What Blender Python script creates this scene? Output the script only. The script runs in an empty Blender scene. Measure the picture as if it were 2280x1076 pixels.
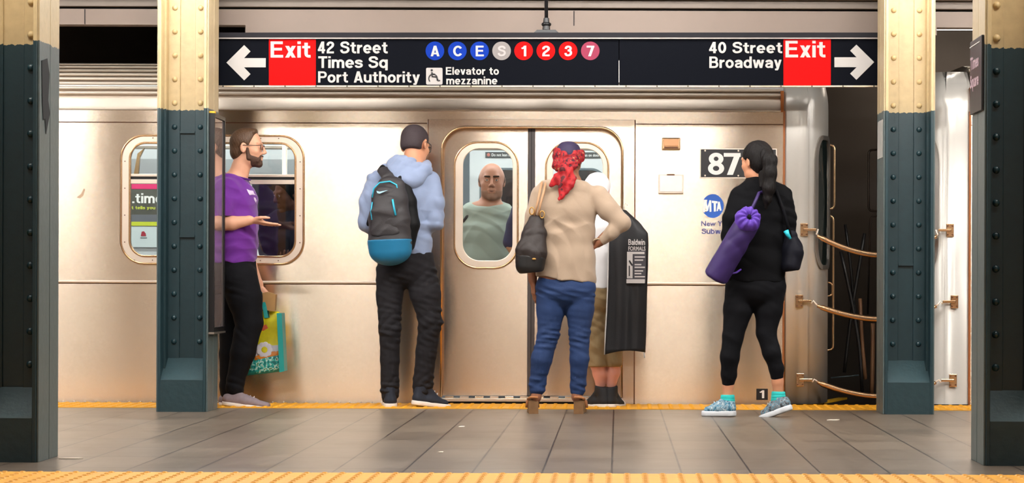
import bpy, bmesh, math, random
import numpy as np
from mathutils import Vector, Matrix

# ------------------------------------------------------------------ camera
F = 5030.0            # focal length in pixels of the 2280 wide frame
PX, PY = 1375.0, 628.0   # principal point (the lens is shifted)
EYE = 0.83            # eye height over the platform
ROLL = math.radians(0.20)
SC = bpy.context.scene
cam_data = bpy.data.cameras.new('camera')
cam = bpy.data.objects.new('camera', cam_data)
SC.collection.objects.link(cam)
cam_data.sensor_width = 36.0
cam_data.sensor_fit = 'HORIZONTAL'
cam_data.lens = 36.0 * F / 2280.0
cam_data.shift_x = -(PX - 1140.0) / 2280.0
cam_data.shift_y = (PY - 538.0) / 2280.0
cam_data.clip_start = 0.1
cam_data.clip_end = 200
cam.matrix_world = Matrix.Translation((0, 0, EYE)) @ Matrix.Rotation(math.radians(90), 4, 'X') @ Matrix.Rotation(ROLL, 4, 'Z')
SC.camera = cam

# ------------------------------------------------------------------ view, world
SC.view_settings.view_transform = 'Standard'
SC.view_settings.look = 'None'
SC.view_settings.exposure = 0.0
SC.view_settings.gamma = 1.0
SC.view_settings.use_curve_mapping = False
world = bpy.data.worlds.new('station_air')
SC.world = world
world.use_nodes = True
world.node_tree.nodes['Background'].inputs[0].default_value = (1.0, 0.86, 0.70, 1)
world.node_tree.nodes['Background'].inputs[1].default_value = 0.045
LAMP_PLATFORM = 92.0     # emission of the tubes over the platform
LAMP_FAR = 24.0          # emission of the tubes over the opposite platform
LAMP_EDGE_FILL = 25.0         # emission of the tubes added by the train to brighten its ribs
LAMP_FRONT = 44.0        # emission of the tubes over the near platform edge
ROUGH_ST = 0.26          # roughness of the brushed steel
LAMP_TRAIN = 20.0         # emission of the strips in the train


def W(px, py, d):
    """world point seen at pixel (px, py) of the photograph, at distance d"""
    dx, dy = px - PX, py - PY
    c, s = math.cos(ROLL), math.sin(ROLL)
    ux, uy = dx * c + dy * s, -dx * s + dy * c
    return Vector((ux * d / F, d, EYE - uy * d / F))


# ------------------------------------------------------------------ materials
def lin(h):
    h = h.lstrip('#')
    out = []
    for i in (0, 2, 4):
        v = int(h[i:i + 2], 16) / 255
        out.append(v / 12.92 if v <= 0.04045 else ((v + 0.055) / 1.055) ** 2.4)
    return (*out, 1)


def mat(name, col, rough=0.6, metal=0.0, var=0.12, scale=12.0, bump=0.0, bscale=40.0, spec=0.5, stretch=(1, 1, 1), coat=0.0, sheen=0.0, trans=0.0):
    m = bpy.data.materials.new(name)
    m.use_nodes = True
    nt = m.node_tree
    b = nt.nodes['Principled BSDF']
    c = lin(col) if isinstance(col, str) else (*col, 1)
    b.inputs['Roughness'].default_value = rough
    b.inputs['Metallic'].default_value = metal
    b.inputs['Specular IOR Level'].default_value = spec
    b.inputs['Coat Weight'].default_value = coat
    b.inputs['Sheen Weight'].default_value = sheen
    tc = nt.nodes.new('ShaderNodeTexCoord')
    mp = nt.nodes.new('ShaderNodeMapping')
    mp.inputs['Scale'].default_value = stretch
    nt.links.new(tc.outputs['Object'], mp.inputs[0])
    nz = nt.nodes.new('ShaderNodeTexNoise')
    nz.inputs['Scale'].default_value = scale
    nz.inputs['Detail'].default_value = 5
    nt.links.new(mp.outputs[0], nz.inputs['Vector'])
    mx = nt.nodes.new('ShaderNodeMix')
    mx.data_type = 'RGBA'
    mx.inputs[6].default_value = tuple(max(0, x * (1 - var)) for x in c[:3]) + (1,)
    mx.inputs[7].default_value = tuple(min(1, x * (1 + var)) for x in c[:3]) + (1,)
    nt.links.new(nz.outputs['Fac'], mx.inputs[0])
    nt.links.new(mx.outputs[2], b.inputs['Base Color'])
    if bump:
        n2 = nt.nodes.new('ShaderNodeTexNoise')
        n2.inputs['Scale'].default_value = bscale
        n2.inputs['Detail'].default_value = 3
        nt.links.new(mp.outputs[0], n2.inputs['Vector'])
        bp = nt.nodes.new('ShaderNodeBump')
        bp.inputs['Strength'].default_value = bump
        bp.inputs['Distance'].default_value = 0.01
        nt.links.new(n2.outputs['Fac'], bp.inputs['Height'])
        nt.links.new(bp.outputs[0], b.inputs['Normal'])
    return m


def glow(name, col, power):
    m = bpy.data.materials.new(name)
    m.use_nodes = True
    b = m.node_tree.nodes['Principled BSDF']
    b.inputs['Base Color'].default_value = (.8, .8, .8, 1)
    b.inputs['Emission Color'].default_value = col
    b.inputs['Emission Strength'].default_value = power
    return m


def steel_mat(name, col=(0.86, 0.745, 0.615)):
    """brushed stainless steel: grain along x spreads reflections up and down"""
    m = bpy.data.materials.new(name)
    m.use_nodes = True
    nt = m.node_tree
    b = nt.nodes['Principled BSDF']
    b.inputs['Metallic'].default_value = 1.0
    b.inputs['Roughness'].default_value = ROUGH_ST
    b.inputs['Anisotropic'].default_value = 0.95
    tc = nt.nodes.new('ShaderNodeTexCoord')
    cx = nt.nodes.new('ShaderNodeCombineXYZ')
    cx.inputs[0].default_value = 1.0
    nt.links.new(cx.outputs[0], b.inputs['Tangent'])
    b.inputs['Anisotropic Rotation'].default_value = 0.25
    mp = nt.nodes.new('ShaderNodeMapping')
    mp.inputs['Scale'].default_value = (1.3, 1, 0.7)
    nt.links.new(tc.outputs['Object'], mp.inputs[0])
    nz = nt.nodes.new('ShaderNodeTexNoise')
    nz.inputs['Scale'].default_value = 2.2
    nz.inputs['Detail'].default_value = 6
    nt.links.new(mp.outputs[0], nz.inputs['Vector'])
    mx = nt.nodes.new('ShaderNodeMix')
    mx.data_type = 'RGBA'
    mx.inputs[6].default_value = (col[0] * .93, col[1] * .91, col[2] * .88, 1)
    mx.inputs[7].default_value = (min(1, col[0] * 1.05), min(1, col[1] * 1.05), min(1, col[2] * 1.05), 1)
    nt.links.new(nz.outputs['Fac'], mx.inputs[0])
    nt.links.new(mx.outputs[2], b.inputs['Base Color'])
    bp = nt.nodes.new('ShaderNodeBump')
    bp.inputs['Strength'].default_value = 0.05
    bp.inputs['Distance'].default_value = 0.02
    nt.links.new(nz.outputs['Fac'], bp.inputs['Height'])
    nt.links.new(bp.outputs[0], b.inputs['Normal'])
    return m


def glass_mat(name, tint=(0.75, 0.85, 0.82), refl=0.06):
    m = bpy.data.materials.new(name)
    m.use_nodes = True
    nt = m.node_tree
    nt.nodes.remove(nt.nodes['Principled BSDF'])
    out = nt.nodes['Material Output']
    tr = nt.nodes.new('ShaderNodeBsdfTransparent')
    tr.inputs[0].default_value = (*tint, 1)
    gl = nt.nodes.new('ShaderNodeBsdfGlossy')
    gl.inputs['Roughness'].default_value = 0.02
    ly = nt.nodes.new('ShaderNodeLayerWeight')
    ly.inputs['Blend'].default_value = 0.15
    ma = nt.nodes.new('ShaderNodeMath')
    ma.operation = 'MULTIPLY_ADD'
    ma.inputs[1].default_value = 0.5
    ma.inputs[2].default_value = refl
    nt.links.new(ly.outputs['Fresnel'], ma.inputs[0])
    mx = nt.nodes.new('ShaderNodeMixShader')
    nt.links.new(ma.outputs[0], mx.inputs[0])
    nt.links.new(tr.outputs[0], mx.inputs[1])
    nt.links.new(gl.outputs[0], mx.inputs[2])
    nt.links.new(mx.outputs[0], out.inputs['Surface'])
    return m


def ramp_mat(name, stops, axis='Z', lo=0.0, hi=1.0, jag=0.0, jscale=8.0, rough=0.5, bump=0.0, const=True, dots=None, spec=.5):
    """bands of colour along an object axis between lo and hi (object space)"""
    m = bpy.data.materials.new(name)
    m.use_nodes = True
    nt = m.node_tree
    b = nt.nodes['Principled BSDF']
    b.inputs['Roughness'].default_value = rough
    b.inputs['Specular IOR Level'].default_value = spec
    tc = nt.nodes.new('ShaderNodeTexCoord')
    sp = nt.nodes.new('ShaderNodeSeparateXYZ')
    nt.links.new(tc.outputs['Object'], sp.inputs[0])
    mr = nt.nodes.new('ShaderNodeMapRange')
    mr.inputs['From Min'].default_value = lo
    mr.inputs['From Max'].default_value = hi
    nz = nt.nodes.new('ShaderNodeTexNoise')
    nz.inputs['Scale'].default_value = jscale
    nz.inputs['Detail'].default_value = 4
    nt.links.new(tc.outputs['Object'], nz.inputs['Vector'])
    ma = nt.nodes.new('ShaderNodeMath')
    ma.operation = 'MULTIPLY_ADD'
    ma.inputs[1].default_value = jag
    nt.links.new(nz.outputs['Fac'], ma.inputs[0])
    nt.links.new(sp.outputs[axis], ma.inputs[2])
    nt.links.new(ma.outputs[0], mr.inputs['Value'])
    rp = nt.nodes.new('ShaderNodeValToRGB')
    rp.color_ramp.interpolation = 'CONSTANT' if const else 'LINEAR'
    while len(rp.color_ramp.elements) < len(stops):
        rp.color_ramp.elements.new(0.5)
    for e, (p, c) in zip(rp.color_ramp.elements, stops):
        e.position = p
        e.color = lin(c)
    nt.links.new(mr.outputs[0], rp.inputs[0])
    mx = nt.nodes.new('ShaderNodeMix')
    mx.data_type = 'RGBA'
    mx.blend_type = 'MULTIPLY'
    mx.inputs[0].default_value = 0.3
    nt.links.new(rp.outputs[0], mx.inputs[6])
    n3 = nt.nodes.new('ShaderNodeTexNoise')
    n3.inputs['Scale'].default_value = 25
    n3.inputs['Detail'].default_value = 6
    nt.links.new(tc.outputs['Object'], n3.inputs['Vector'])
    nt.links.new(n3.outputs['Fac'], mx.inputs[7])
    nt.links.new(mx.outputs[2], b.inputs['Base Color'])
    if bump:
        bp = nt.nodes.new('ShaderNodeBump')
        bp.inputs['Strength'].default_value = bump
        bp.inputs['Distance'].default_value = 0.01
        nt.links.new(n3.outputs['Fac'], bp.inputs['Height'])
        nt.links.new(bp.outputs[0], b.inputs['Normal'])
    return m


# ------------------------------------------------------------------ object helpers
COL = SC.collection


def tag(o, label=None, cat=None, group=None, kind=None):
    if label: o['label'] = label
    if cat: o['category'] = cat
    if group: o['group'] = group
    if kind: o['kind'] = kind
    return o


def thing(name, label, cat, loc, group=None):
    o = bpy.data.objects.new(name, None)
    o.empty_display_size = 0.1
    COL.objects.link(o)
    o.location = loc
    return tag(o, label, cat, group)


def top_loc(o):
    t = Vector((0, 0, 0))
    while o is not None:
        t += o.location
        o = o.parent
    return t


def obj(name, V, Fc, material, parent=None, smooth=False):
    """link ONE mesh object; V are world coordinates"""
    V = np.asarray([tuple(v) for v in V] if not isinstance(V, np.ndarray) else V, dtype=np.float64)
    if parent is not None:
        off = np.array(top_loc(parent))
    else:
        off = np.array([(V[:, 0].min() + V[:, 0].max()) / 2, (V[:, 1].min() + V[:, 1].max()) / 2, V[:, 2].min()])
    V = V - off
    me = bpy.data.meshes.new(name)
    if isinstance(Fc, np.ndarray):
        n = len(Fc)
        k = Fc.shape[1]
        me.vertices.add(len(V))
        me.vertices.foreach_set('co', V.astype(np.float32).ravel())
        me.loops.add(n * k)
        me.loops.foreach_set('vertex_index', Fc.astype(np.int32).ravel())
        me.polygons.add(n)
        me.polygons.foreach_set('loop_start', np.arange(0, n * k, k, dtype=np.int32))
        me.update(calc_edges=True)
        me.validate()
    else:
        me.from_pydata([tuple(v) for v in V], [], [tuple(f) for f in Fc])
    if smooth:
        me.polygons.foreach_set('use_smooth', np.ones(len(me.polygons), dtype=bool))
    for mm in (material if isinstance(material, (list, tuple)) else [material]):
        me.materials.append(mm)
    me.update()
    o = bpy.data.objects.new(name, me)
    COL.objects.link(o)
    if parent is not None:
        o.parent = parent
    else:
        o.location = off
    return o


class MB:
    """collects simple solids into one mesh"""
    def __init__(s): s.V, s.F = [], []

    def add(s, V, Fc):
        n = len(s.V)
        s.V += [Vector(v) for v in V]
        s.F += [tuple(i + n for i in f) for f in Fc]
        return s

    def box(s, x0, x1, y0, y1, z0, z1, c=0.0):
        if c <= 0:
            V = [(x, y, z) for z in (z0, z1) for y in (y0, y1) for x in (x0, x1)]
            return s.add(V, [(0, 2, 3, 1), (4, 5, 7, 6), (0, 1, 5, 4), (2, 6, 7, 3), (0, 4, 6, 2), (1, 3, 7, 5)])
        bm = bmesh.new()
        bmesh.ops.create_cube(bm, size=1)
        for v in bm.verts:
            v.co = ((x0 + x1) / 2 + v.co.x * (x1 - x0), (y0 + y1) / 2 + v.co.y * (y1 - y0), (z0 + z1) / 2 + v.co.z * (z1 - z0))
        bmesh.ops.bevel(bm, geom=bm.edges[:], offset=c, segments=2, affect='EDGES', profile=.5)
        return s.bm(bm)

    def bm(s, bm):
        bm.verts.index_update()
        s.add([v.co.copy() for v in bm.verts], [[v.index for v in f.verts] for f in bm.faces])
        bm.free()
        return s

    def prism(s, pts, y0, y1, axis='y'):
        """outline pts (a,b) extruded along an axis: y -> (a,y,b), x -> (x,a,b), z -> (a,b,z)"""
        def mk(p, t):
            return {'y': (p[0], t, p[1]), 'x': (t, p[0], p[1]), 'z': (p[0], p[1], t)}[axis]
        n = len(pts)
        V = [mk(p, y0) for p in pts] + [mk(p, y1) for p in pts]
        Fc = [tuple(range(n)), tuple(range(2 * n - 1, n - 1, -1))]
        Fc += [(i, i + n, (i + 1) % n + n, (i + 1) % n) for i in range(n)]
        return s.add(V, Fc)

    def tube(s, path, r, n=10, closed=False):
        path = [Vector(p) for p in path]
        rr = r if isinstance(r, (list, tuple)) else [r] * len(path)
        m = len(path)
        rings = []
        prev = None
        for i, p in enumerate(path):
            a = path[i - 1] if (i > 0 or closed) else p
            b = path[(i + 1) % m] if (i < m - 1 or closed) else p
            t = (b - a).normalized()
            if prev is None:
                u = t.orthogonal().normalized()
            else:
                u = (prev - t * prev.dot(t)).normalized()
            prev = u
            v = t.cross(u)
            rings.append([p + (u * math.cos(2 * math.pi * k / n) + v * math.sin(2 * math.pi * k / n)) * rr[i] for k in range(n)])
        V = [q for r_ in rings for q in r_]
        Fc = []
        for i in range(m if closed else m - 1):
            j = (i + 1) % m
            for k in range(n):
                Fc.append((i * n + k, i * n + (k + 1) % n, j * n + (k + 1) % n, j * n + k))
        if not closed:
            Fc += [tuple(range(n - 1, -1, -1)), tuple((m - 1) * n + k for k in range(n))]
        return s.add(V, Fc)

    def ball(s, c, r, sx=1, sy=1, sz=1, n=12, m=8):
        bm = bmesh.new()
        bmesh.ops.create_uvsphere(bm, u_segments=n, v_segments=m, radius=r)
        for v in bm.verts:
            v.co = Vector(c) + Vector((v.co.x * sx, v.co.y * sy, v.co.z * sz))
        return s.bm(bm)

    def build(s, name, material, parent=None, smooth=False):
        return obj(name, s.V, s.F, material, parent, smooth)


def round_path(pts, r, n=5):
    """polyline with rounded corners (for bent rails)"""
    pts = [Vector(p) for p in pts]
    out = [pts[0]]
    for i in range(1, len(pts) - 1):
        a, b, c = pts[i - 1], pts[i], pts[i + 1]
        u, v = (a - b), (c - b)
        rr = min(r, u.length * .49, v.length * .49)
        p, q = b + u.normalized() * rr, b + v.normalized() * rr
        for k in range(n + 1):
            t = k / n
            out.append(p * (1 - t) ** 2 + b * 2 * t * (1 - t) + q * t * t)
    out.append(pts[-1])
    return out


def rrect(x0, x1, z0, z1, r, n=8, rb=None):
    """rounded rectangle outline; r for the top corners, rb for the bottom ones"""
    rb = r if rb is None else rb
    pts = []
    for cx, cz, a0, q in ((x1, z1, 0, r), (x0, z1, 90, r), (x0, z0, 180, rb), (x1, z0, 270, rb)):
        if q <= 0:
            pts.append((cx, cz))
            continue
        ox = cx - q if a0 in (0, 270) else cx + q
        oz = cz - q if a0 in (0, 90) else cz + q
        for k in range(n + 1):
            a = math.radians(a0 + 90 * k / n)
            pts.append((ox + q * math.cos(a), oz + q * math.sin(a)))
    return pts


def plate(name, outer, holes, y, th, material, parent=None, bevel=0.0):
    """flat plate in the xz plane with holes; front face at y, thickness th"""
    cu = bpy.data.curves.new(name, 'CURVE')
    cu.dimensions = '2D'
    cu.fill_mode = 'BOTH'
    for ring in [outer] + list(holes):
        sp = cu.splines.new('POLY')
        sp.points.add(len(ring) - 1)
        for p, (a, b) in zip(sp.points, ring):
            p.co = (a, b, 0, 1)
        sp.use_cyclic_u = True
    cu.extrude = max(th / 2 - bevel, 1e-5)
    if bevel:
        cu.bevel_depth = bevel
        cu.bevel_resolution = 2
        cu.offset = -bevel
    t = bpy.data.objects.new(name, cu)
    COL.objects.link(t)
    dg = bpy.context.evaluated_depsgraph_get()
    dg.update()
    me = bpy.data.meshes.new_from_object(t.evaluated_get(dg))
    V = [(v.co.x, y + th / 2 - v.co.z, v.co.y) for v in me.vertices]
    Fc = [tuple(p.vertices) for p in me.polygons]
    bpy.data.objects.remove(t)
    bpy.data.curves.remove(cu)
    bpy.data.meshes.remove(me)
    return obj(name, V, Fc, material, parent)


def glyphs(txt, bold=0.02, extrude=0.02):
    cu = bpy.data.curves.new('t', 'FONT')
    cu.body = txt
    cu.size = 1
    cu.offset = bold
    cu.extrude = extrude
    cu.space_character = 1.05
    t = bpy.data.objects.new('t', cu)
    COL.objects.link(t)
    dg = bpy.context.evaluated_depsgraph_get()
    dg.update()
    me = bpy.data.meshes.new_from_object(t.evaluated_get(dg))
    V = np.array([tuple(v.co) for v in me.vertices])
    Fc = [tuple(p.vertices) for p in me.polygons]
    bpy.data.objects.remove(t)
    bpy.data.curves.remove(cu)
    bpy.data.meshes.remove(me)
    return V, Fc


# ------------------------------------------------------------------ signboard alphabet drawn as strokes (capital height 1)
_C, _K = .088, .176


def _arc(cx, cy, rx, ry, a0, a1, n=20):
    return [(cx + rx * math.cos(math.radians(a0 + (a1 - a0) * i / n)), cy + ry * math.sin(math.radians(a0 + (a1 - a0) * i / n))) for i in range(n + 1)]


def _smooth(P, n=5):
    out = []
    for i in range(len(P) - 1):
        p0, p1, p2, p3 = P[max(i - 1, 0)], P[i], P[i + 1], P[min(i + 2, len(P) - 1)]
        for k in range(n):
            t = k / n
            out.append(tuple(.5 * (2 * p1[q] + (p2[q] - p0[q]) * t + (2 * p0[q] - 5 * p1[q] + 4 * p2[q] - p3[q]) * t * t + (3 * p1[q] - p0[q] - 3 * p2[q] + p3[q]) * t ** 3) for q in (0, 1)))
    return out + [P[-1]]


_S = [(.585, .70), (.56, .82), (.45, .905), (.33, .915), (.2, .89), (.105, .80), (.11, .68), (.2, .6), (.34, .545), (.5, .49), (.585, .39), (.585, .25), (.49, .13), (.34, .085), (.2, .1), (.1, .19), (.08, .31)]
_O = _arc(.31, .36, .222, .283, 0, 360, 32)
L_ = lambda *p, w=_K: ('L', list(p), w)
P_ = lambda x0, y0, x1, y1, w=.19: ('P', (x0, y0, x1, y1), w)
GLYPH = {
    'E': ([L_((_C, 0), (_C, 1)), L_((.1, .917), (.63, .917), w=.166), L_((.1, .52), (.59, .52), w=.16), L_((.1, .083), (.65, .083), w=.166)], .68),
    'x': ([P_(.10, .72, .45, 0, .20), P_(.45, .72, .10, 0, .20)], .56),
    'i': ([L_((_C, 0), (_C, .72)), L_((_C, .84), (_C, 1))], .176),
    'l': ([L_((_C, 0), (_C, 1))], .176),
    't': ([L_((.2, .92), (.2, .22)), L_(*_arc(.35, .22, .15, .14, 180, 262, 8), (.43, .085), w=.165), L_((0, .65), (.41, .65), w=.14)], .43),
    '4': ([L_((.395, 0), (.395, 1)), P_(.37, 1, .10, .30, .17), L_((.015, .27), (.56, .27), w=.155)], .58),
    '2': ([L_(*_smooth([(.1, .66), (.11, .78), (.18, .87), (.29, .915), (.41, .88), (.475, .79), (.475, .69), (.42, .58), (.3, .46), (.18, .34), (.12, .23), (.11, .12)])), L_((.02, .08), (.55, .08), w=.16)], .58),
    '3': ([L_(*_smooth([(.09, .70), (.13, .84), (.25, .912), (.38, .89), (.455, .8), (.45, .66), (.38, .575), (.24, .55)])), L_(*_smooth([(.24, .55), (.4, .515), (.485, .4), (.48, .24), (.4, .13), (.27, .088), (.14, .12), (.08, .22), (.075, .31)]))], .58),
    '0': ([L_(*_arc(.29, .5, .2, .413, 0, 360, 32))], .58),
    '1': ([L_((.36, 0), (.36, 1)), L_((.10, .745), (.22, .775), (.31, .92), w=.14)], .46),
    '7': ([L_((.02, .915), (.56, .915), w=.17), P_(.455, .9, .22, 0, .19)], .58),
    '8': ([L_(*_arc(.29, .725, .175, .187, 0, 360, 28)), L_(*_arc(.29, .29, .203, .203, 0, 360, 28))], .58),
    'S': ([L_(*_smooth(_S))], .67),
    's': ([L_(*_smooth([(x * .80, .085 + (y - .085) * .66) for x, y in _S]), w=.16)], .53),
    'r': ([L_((_C, 0), (_C, .72)), L_(*_arc(.37, .36, .285, .27, 88, 172, 10))], .38),
    'e': ([L_(*_arc(.31, .36, .222, .283, 2, 318, 28)), L_((.12, .35), (.615, .35), w=.13)], .62),
    'T': ([L_((0, .915), (.64, .915)), L_((.32, 0), (.32, .9))], .64),
    'm': ([L_((_C, 0), (_C, .72)), L_(*_arc(.268, .44, .18, .2, 180, 0, 14), (.448, 0)), L_(*_arc(.628, .44, .18, .2, 180, 0, 14), (.808, 0))], .896),
    'n': ([L_((_C, 0), (_C, .72)), L_(*_arc(.3, .43, .212, .21, 180, 0, 14), (.512, 0))], .6),
    'h': ([L_((_C, 0), (_C, 1)), L_(*_arc(.3, .43, .212, .21, 180, 0, 14), (.512, 0))], .6),
    'u': ([L_((.512, 0), (.512, .72)), L_((_C, .72), *_arc(.3, .29, .212, .21, 180, 360, 14))], .6),
    'q': ([L_(*_O), L_((.532, .72), (.532, -.2))], .62),
    'd': ([L_(*_O), L_((.532, 1), (.532, 0))], .62),
    'b': ([L_(*_O), L_((_C, 1), (_C, 0))], .62),
    'o': ([L_(*_O)], .62),
    'a': ([L_(*_smooth([(.10, .50), (.14, .59), (.28, .635), (.43, .60), (.495, .50), (.50, .40), (.50, 0)])), L_(*_smooth([(.49, .40), (.33, .395), (.15, .34), (.088, .21), (.16, .10), (.28, .083), (.42, .14), (.49, .26)]), w=.155)], .59),
    'P': ([L_((_C, 0), (_C, 1)), L_((.1, .917), (.40, .917), *_arc(.40, .70, .19, .217, 88, -88, 12), (.40, .483), (.1, .483), w=.166)], .66),
    'B': ([L_((_C, 0), (_C, 1)), L_((.1, .917), (.39, .917), *_arc(.39, .72, .165, .197, 88, -88, 12), (.39, .523), (.1, .523), w=.162), L_((.39, .523), *_arc(.40, .303, .195, .22, 88, -88, 12), (.40, .083), (.1, .083), w=.166)], .69),
    'A': ([P_(.345, 1, .095, 0, .19), P_(.355, 1, .605, 0, .19), L_((.18, .26), (.52, .26), w=.15)], .70),
    'C': ([L_(*_arc(.37, .5, .283, .413, 36, 324, 28))], .70),
    'y': ([P_(.095, .72, .29, .02, .185), P_(.485, .72, .245, -.13, .185), L_((.30, -.125), (.08, -.125), w=.15)], .58),
    'w': ([P_(.09, .72, .235, 0, .175), P_(.425, .72, .245, 0, .17), P_(.435, .72, .615, 0, .17), P_(.77, .72, .625, 0, .175)], .86),
    'v': ([P_(.09, .72, .275, 0, .185), P_(.47, .72, .285, 0, .185)], .56),
    'z': ([L_((.03, .645), (.48, .645), w=.15), L_((.02, .075), (.5, .075), w=.15), P_(.38, .64, .13, .08, .2)], .53),
    '.': ([L_((_C, 0), (_C, .17))], .176),
    ' ': ([], .30),
}


def stroke_text(txt, th):
    V, Fc = [], []
    x = 0
    for ch in txt:
        strokes, adv = GLYPH[ch]
        for si, (kind, pts, w) in enumerate(strokes):
            if kind == 'P':
                x0, y0, x1, y1 = pts
                left = [(x0 - w / 2, y0), (x1 - w / 2, y1)]
                right = [(x0 + w / 2, y0), (x1 + w / 2, y1)]
                if y0 > y1: left, right = right, left
            else:
                closed = len(pts) > 4 and abs(pts[0][0] - pts[-1][0]) + abs(pts[0][1] - pts[-1][1]) < 1e-6
                left, right = [], []
                n = len(pts)
                for i, p in enumerate(pts):
                    a = pts[i - 1] if i > 0 else (pts[-2] if closed else None)
                    b = pts[i + 1] if i < n - 1 else (pts[1] if closed else None)
                    ns = []
                    for u, v in ((a, p), (p, b)):
                        if u is None or v is None: continue
                        dx, dy = v[0] - u[0], v[1] - u[1]
                        l = math.hypot(dx, dy)
                        if l > 1e-9: ns.append((-dy / l, dx / l))
                    nx, ny = sum(q[0] for q in ns), sum(q[1] for q in ns)
                    l = math.hypot(nx, ny)
                    nx, ny = nx / l, ny / l
                    k = min(1 / max(nx * ns[0][0] + ny * ns[0][1], .5), 1.4) * w / 2
                    left.append((p[0] + nx * k, p[1] + ny * k))
                    right.append((p[0] - nx * k, p[1] - ny * k))
            n = len(left)
            m = len(V)
            for z in (.02 * si, th * (1 - .08 * si)):
                V += [(x + q[0], q[1], z) for q in left] + [(x + q[0], q[1], z) for q in right]
            for i in range(n - 1):
                a, b, c, d = m + i, m + i + 1, m + n + i + 1, m + n + i
                Fc += [(a, b, c, d), (d + 2 * n, c + 2 * n, b + 2 * n, a + 2 * n), (b, a, a + 2 * n, b + 2 * n), (d, c, c + 2 * n, d + 2 * n)]
            e = m + n - 1
            Fc += [(m, m + n, m + n + 2 * n, m + 2 * n), (e + n, e, e + 2 * n, e + n + 2 * n)]
        x += adv + .075
    return np.array(V), Fc


def lettering(txt, x0, x1, zt, zb, y, material, parent, bold=.025, th=.003, xheight=False, name='lettering'):
    """text on a plane facing the camera, fitted between x0..x1, with its capitals from zb up to zt"""
    if all(c in GLYPH for c in txt):
        V, Fc = stroke_text(txt, 1)
        cap = .72 if xheight else 1.0
    else:
        V, Fc = glyphs(txt, bold)
        cap = (glyphs('x' if xheight else 'E', bold)[0])[:, 1].max()
        V[:, 2] = V[:, 2] > 0
    X = x0 + (V[:, 0] - V[:, 0].min()) / (V[:, 0].max() - V[:, 0].min()) * (x1 - x0)
    Z = zb + V[:, 1] / cap * (zt - zb)
    return obj(name, np.stack([X, y - V[:, 2] * th, Z], 1), Fc, material, parent)


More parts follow.
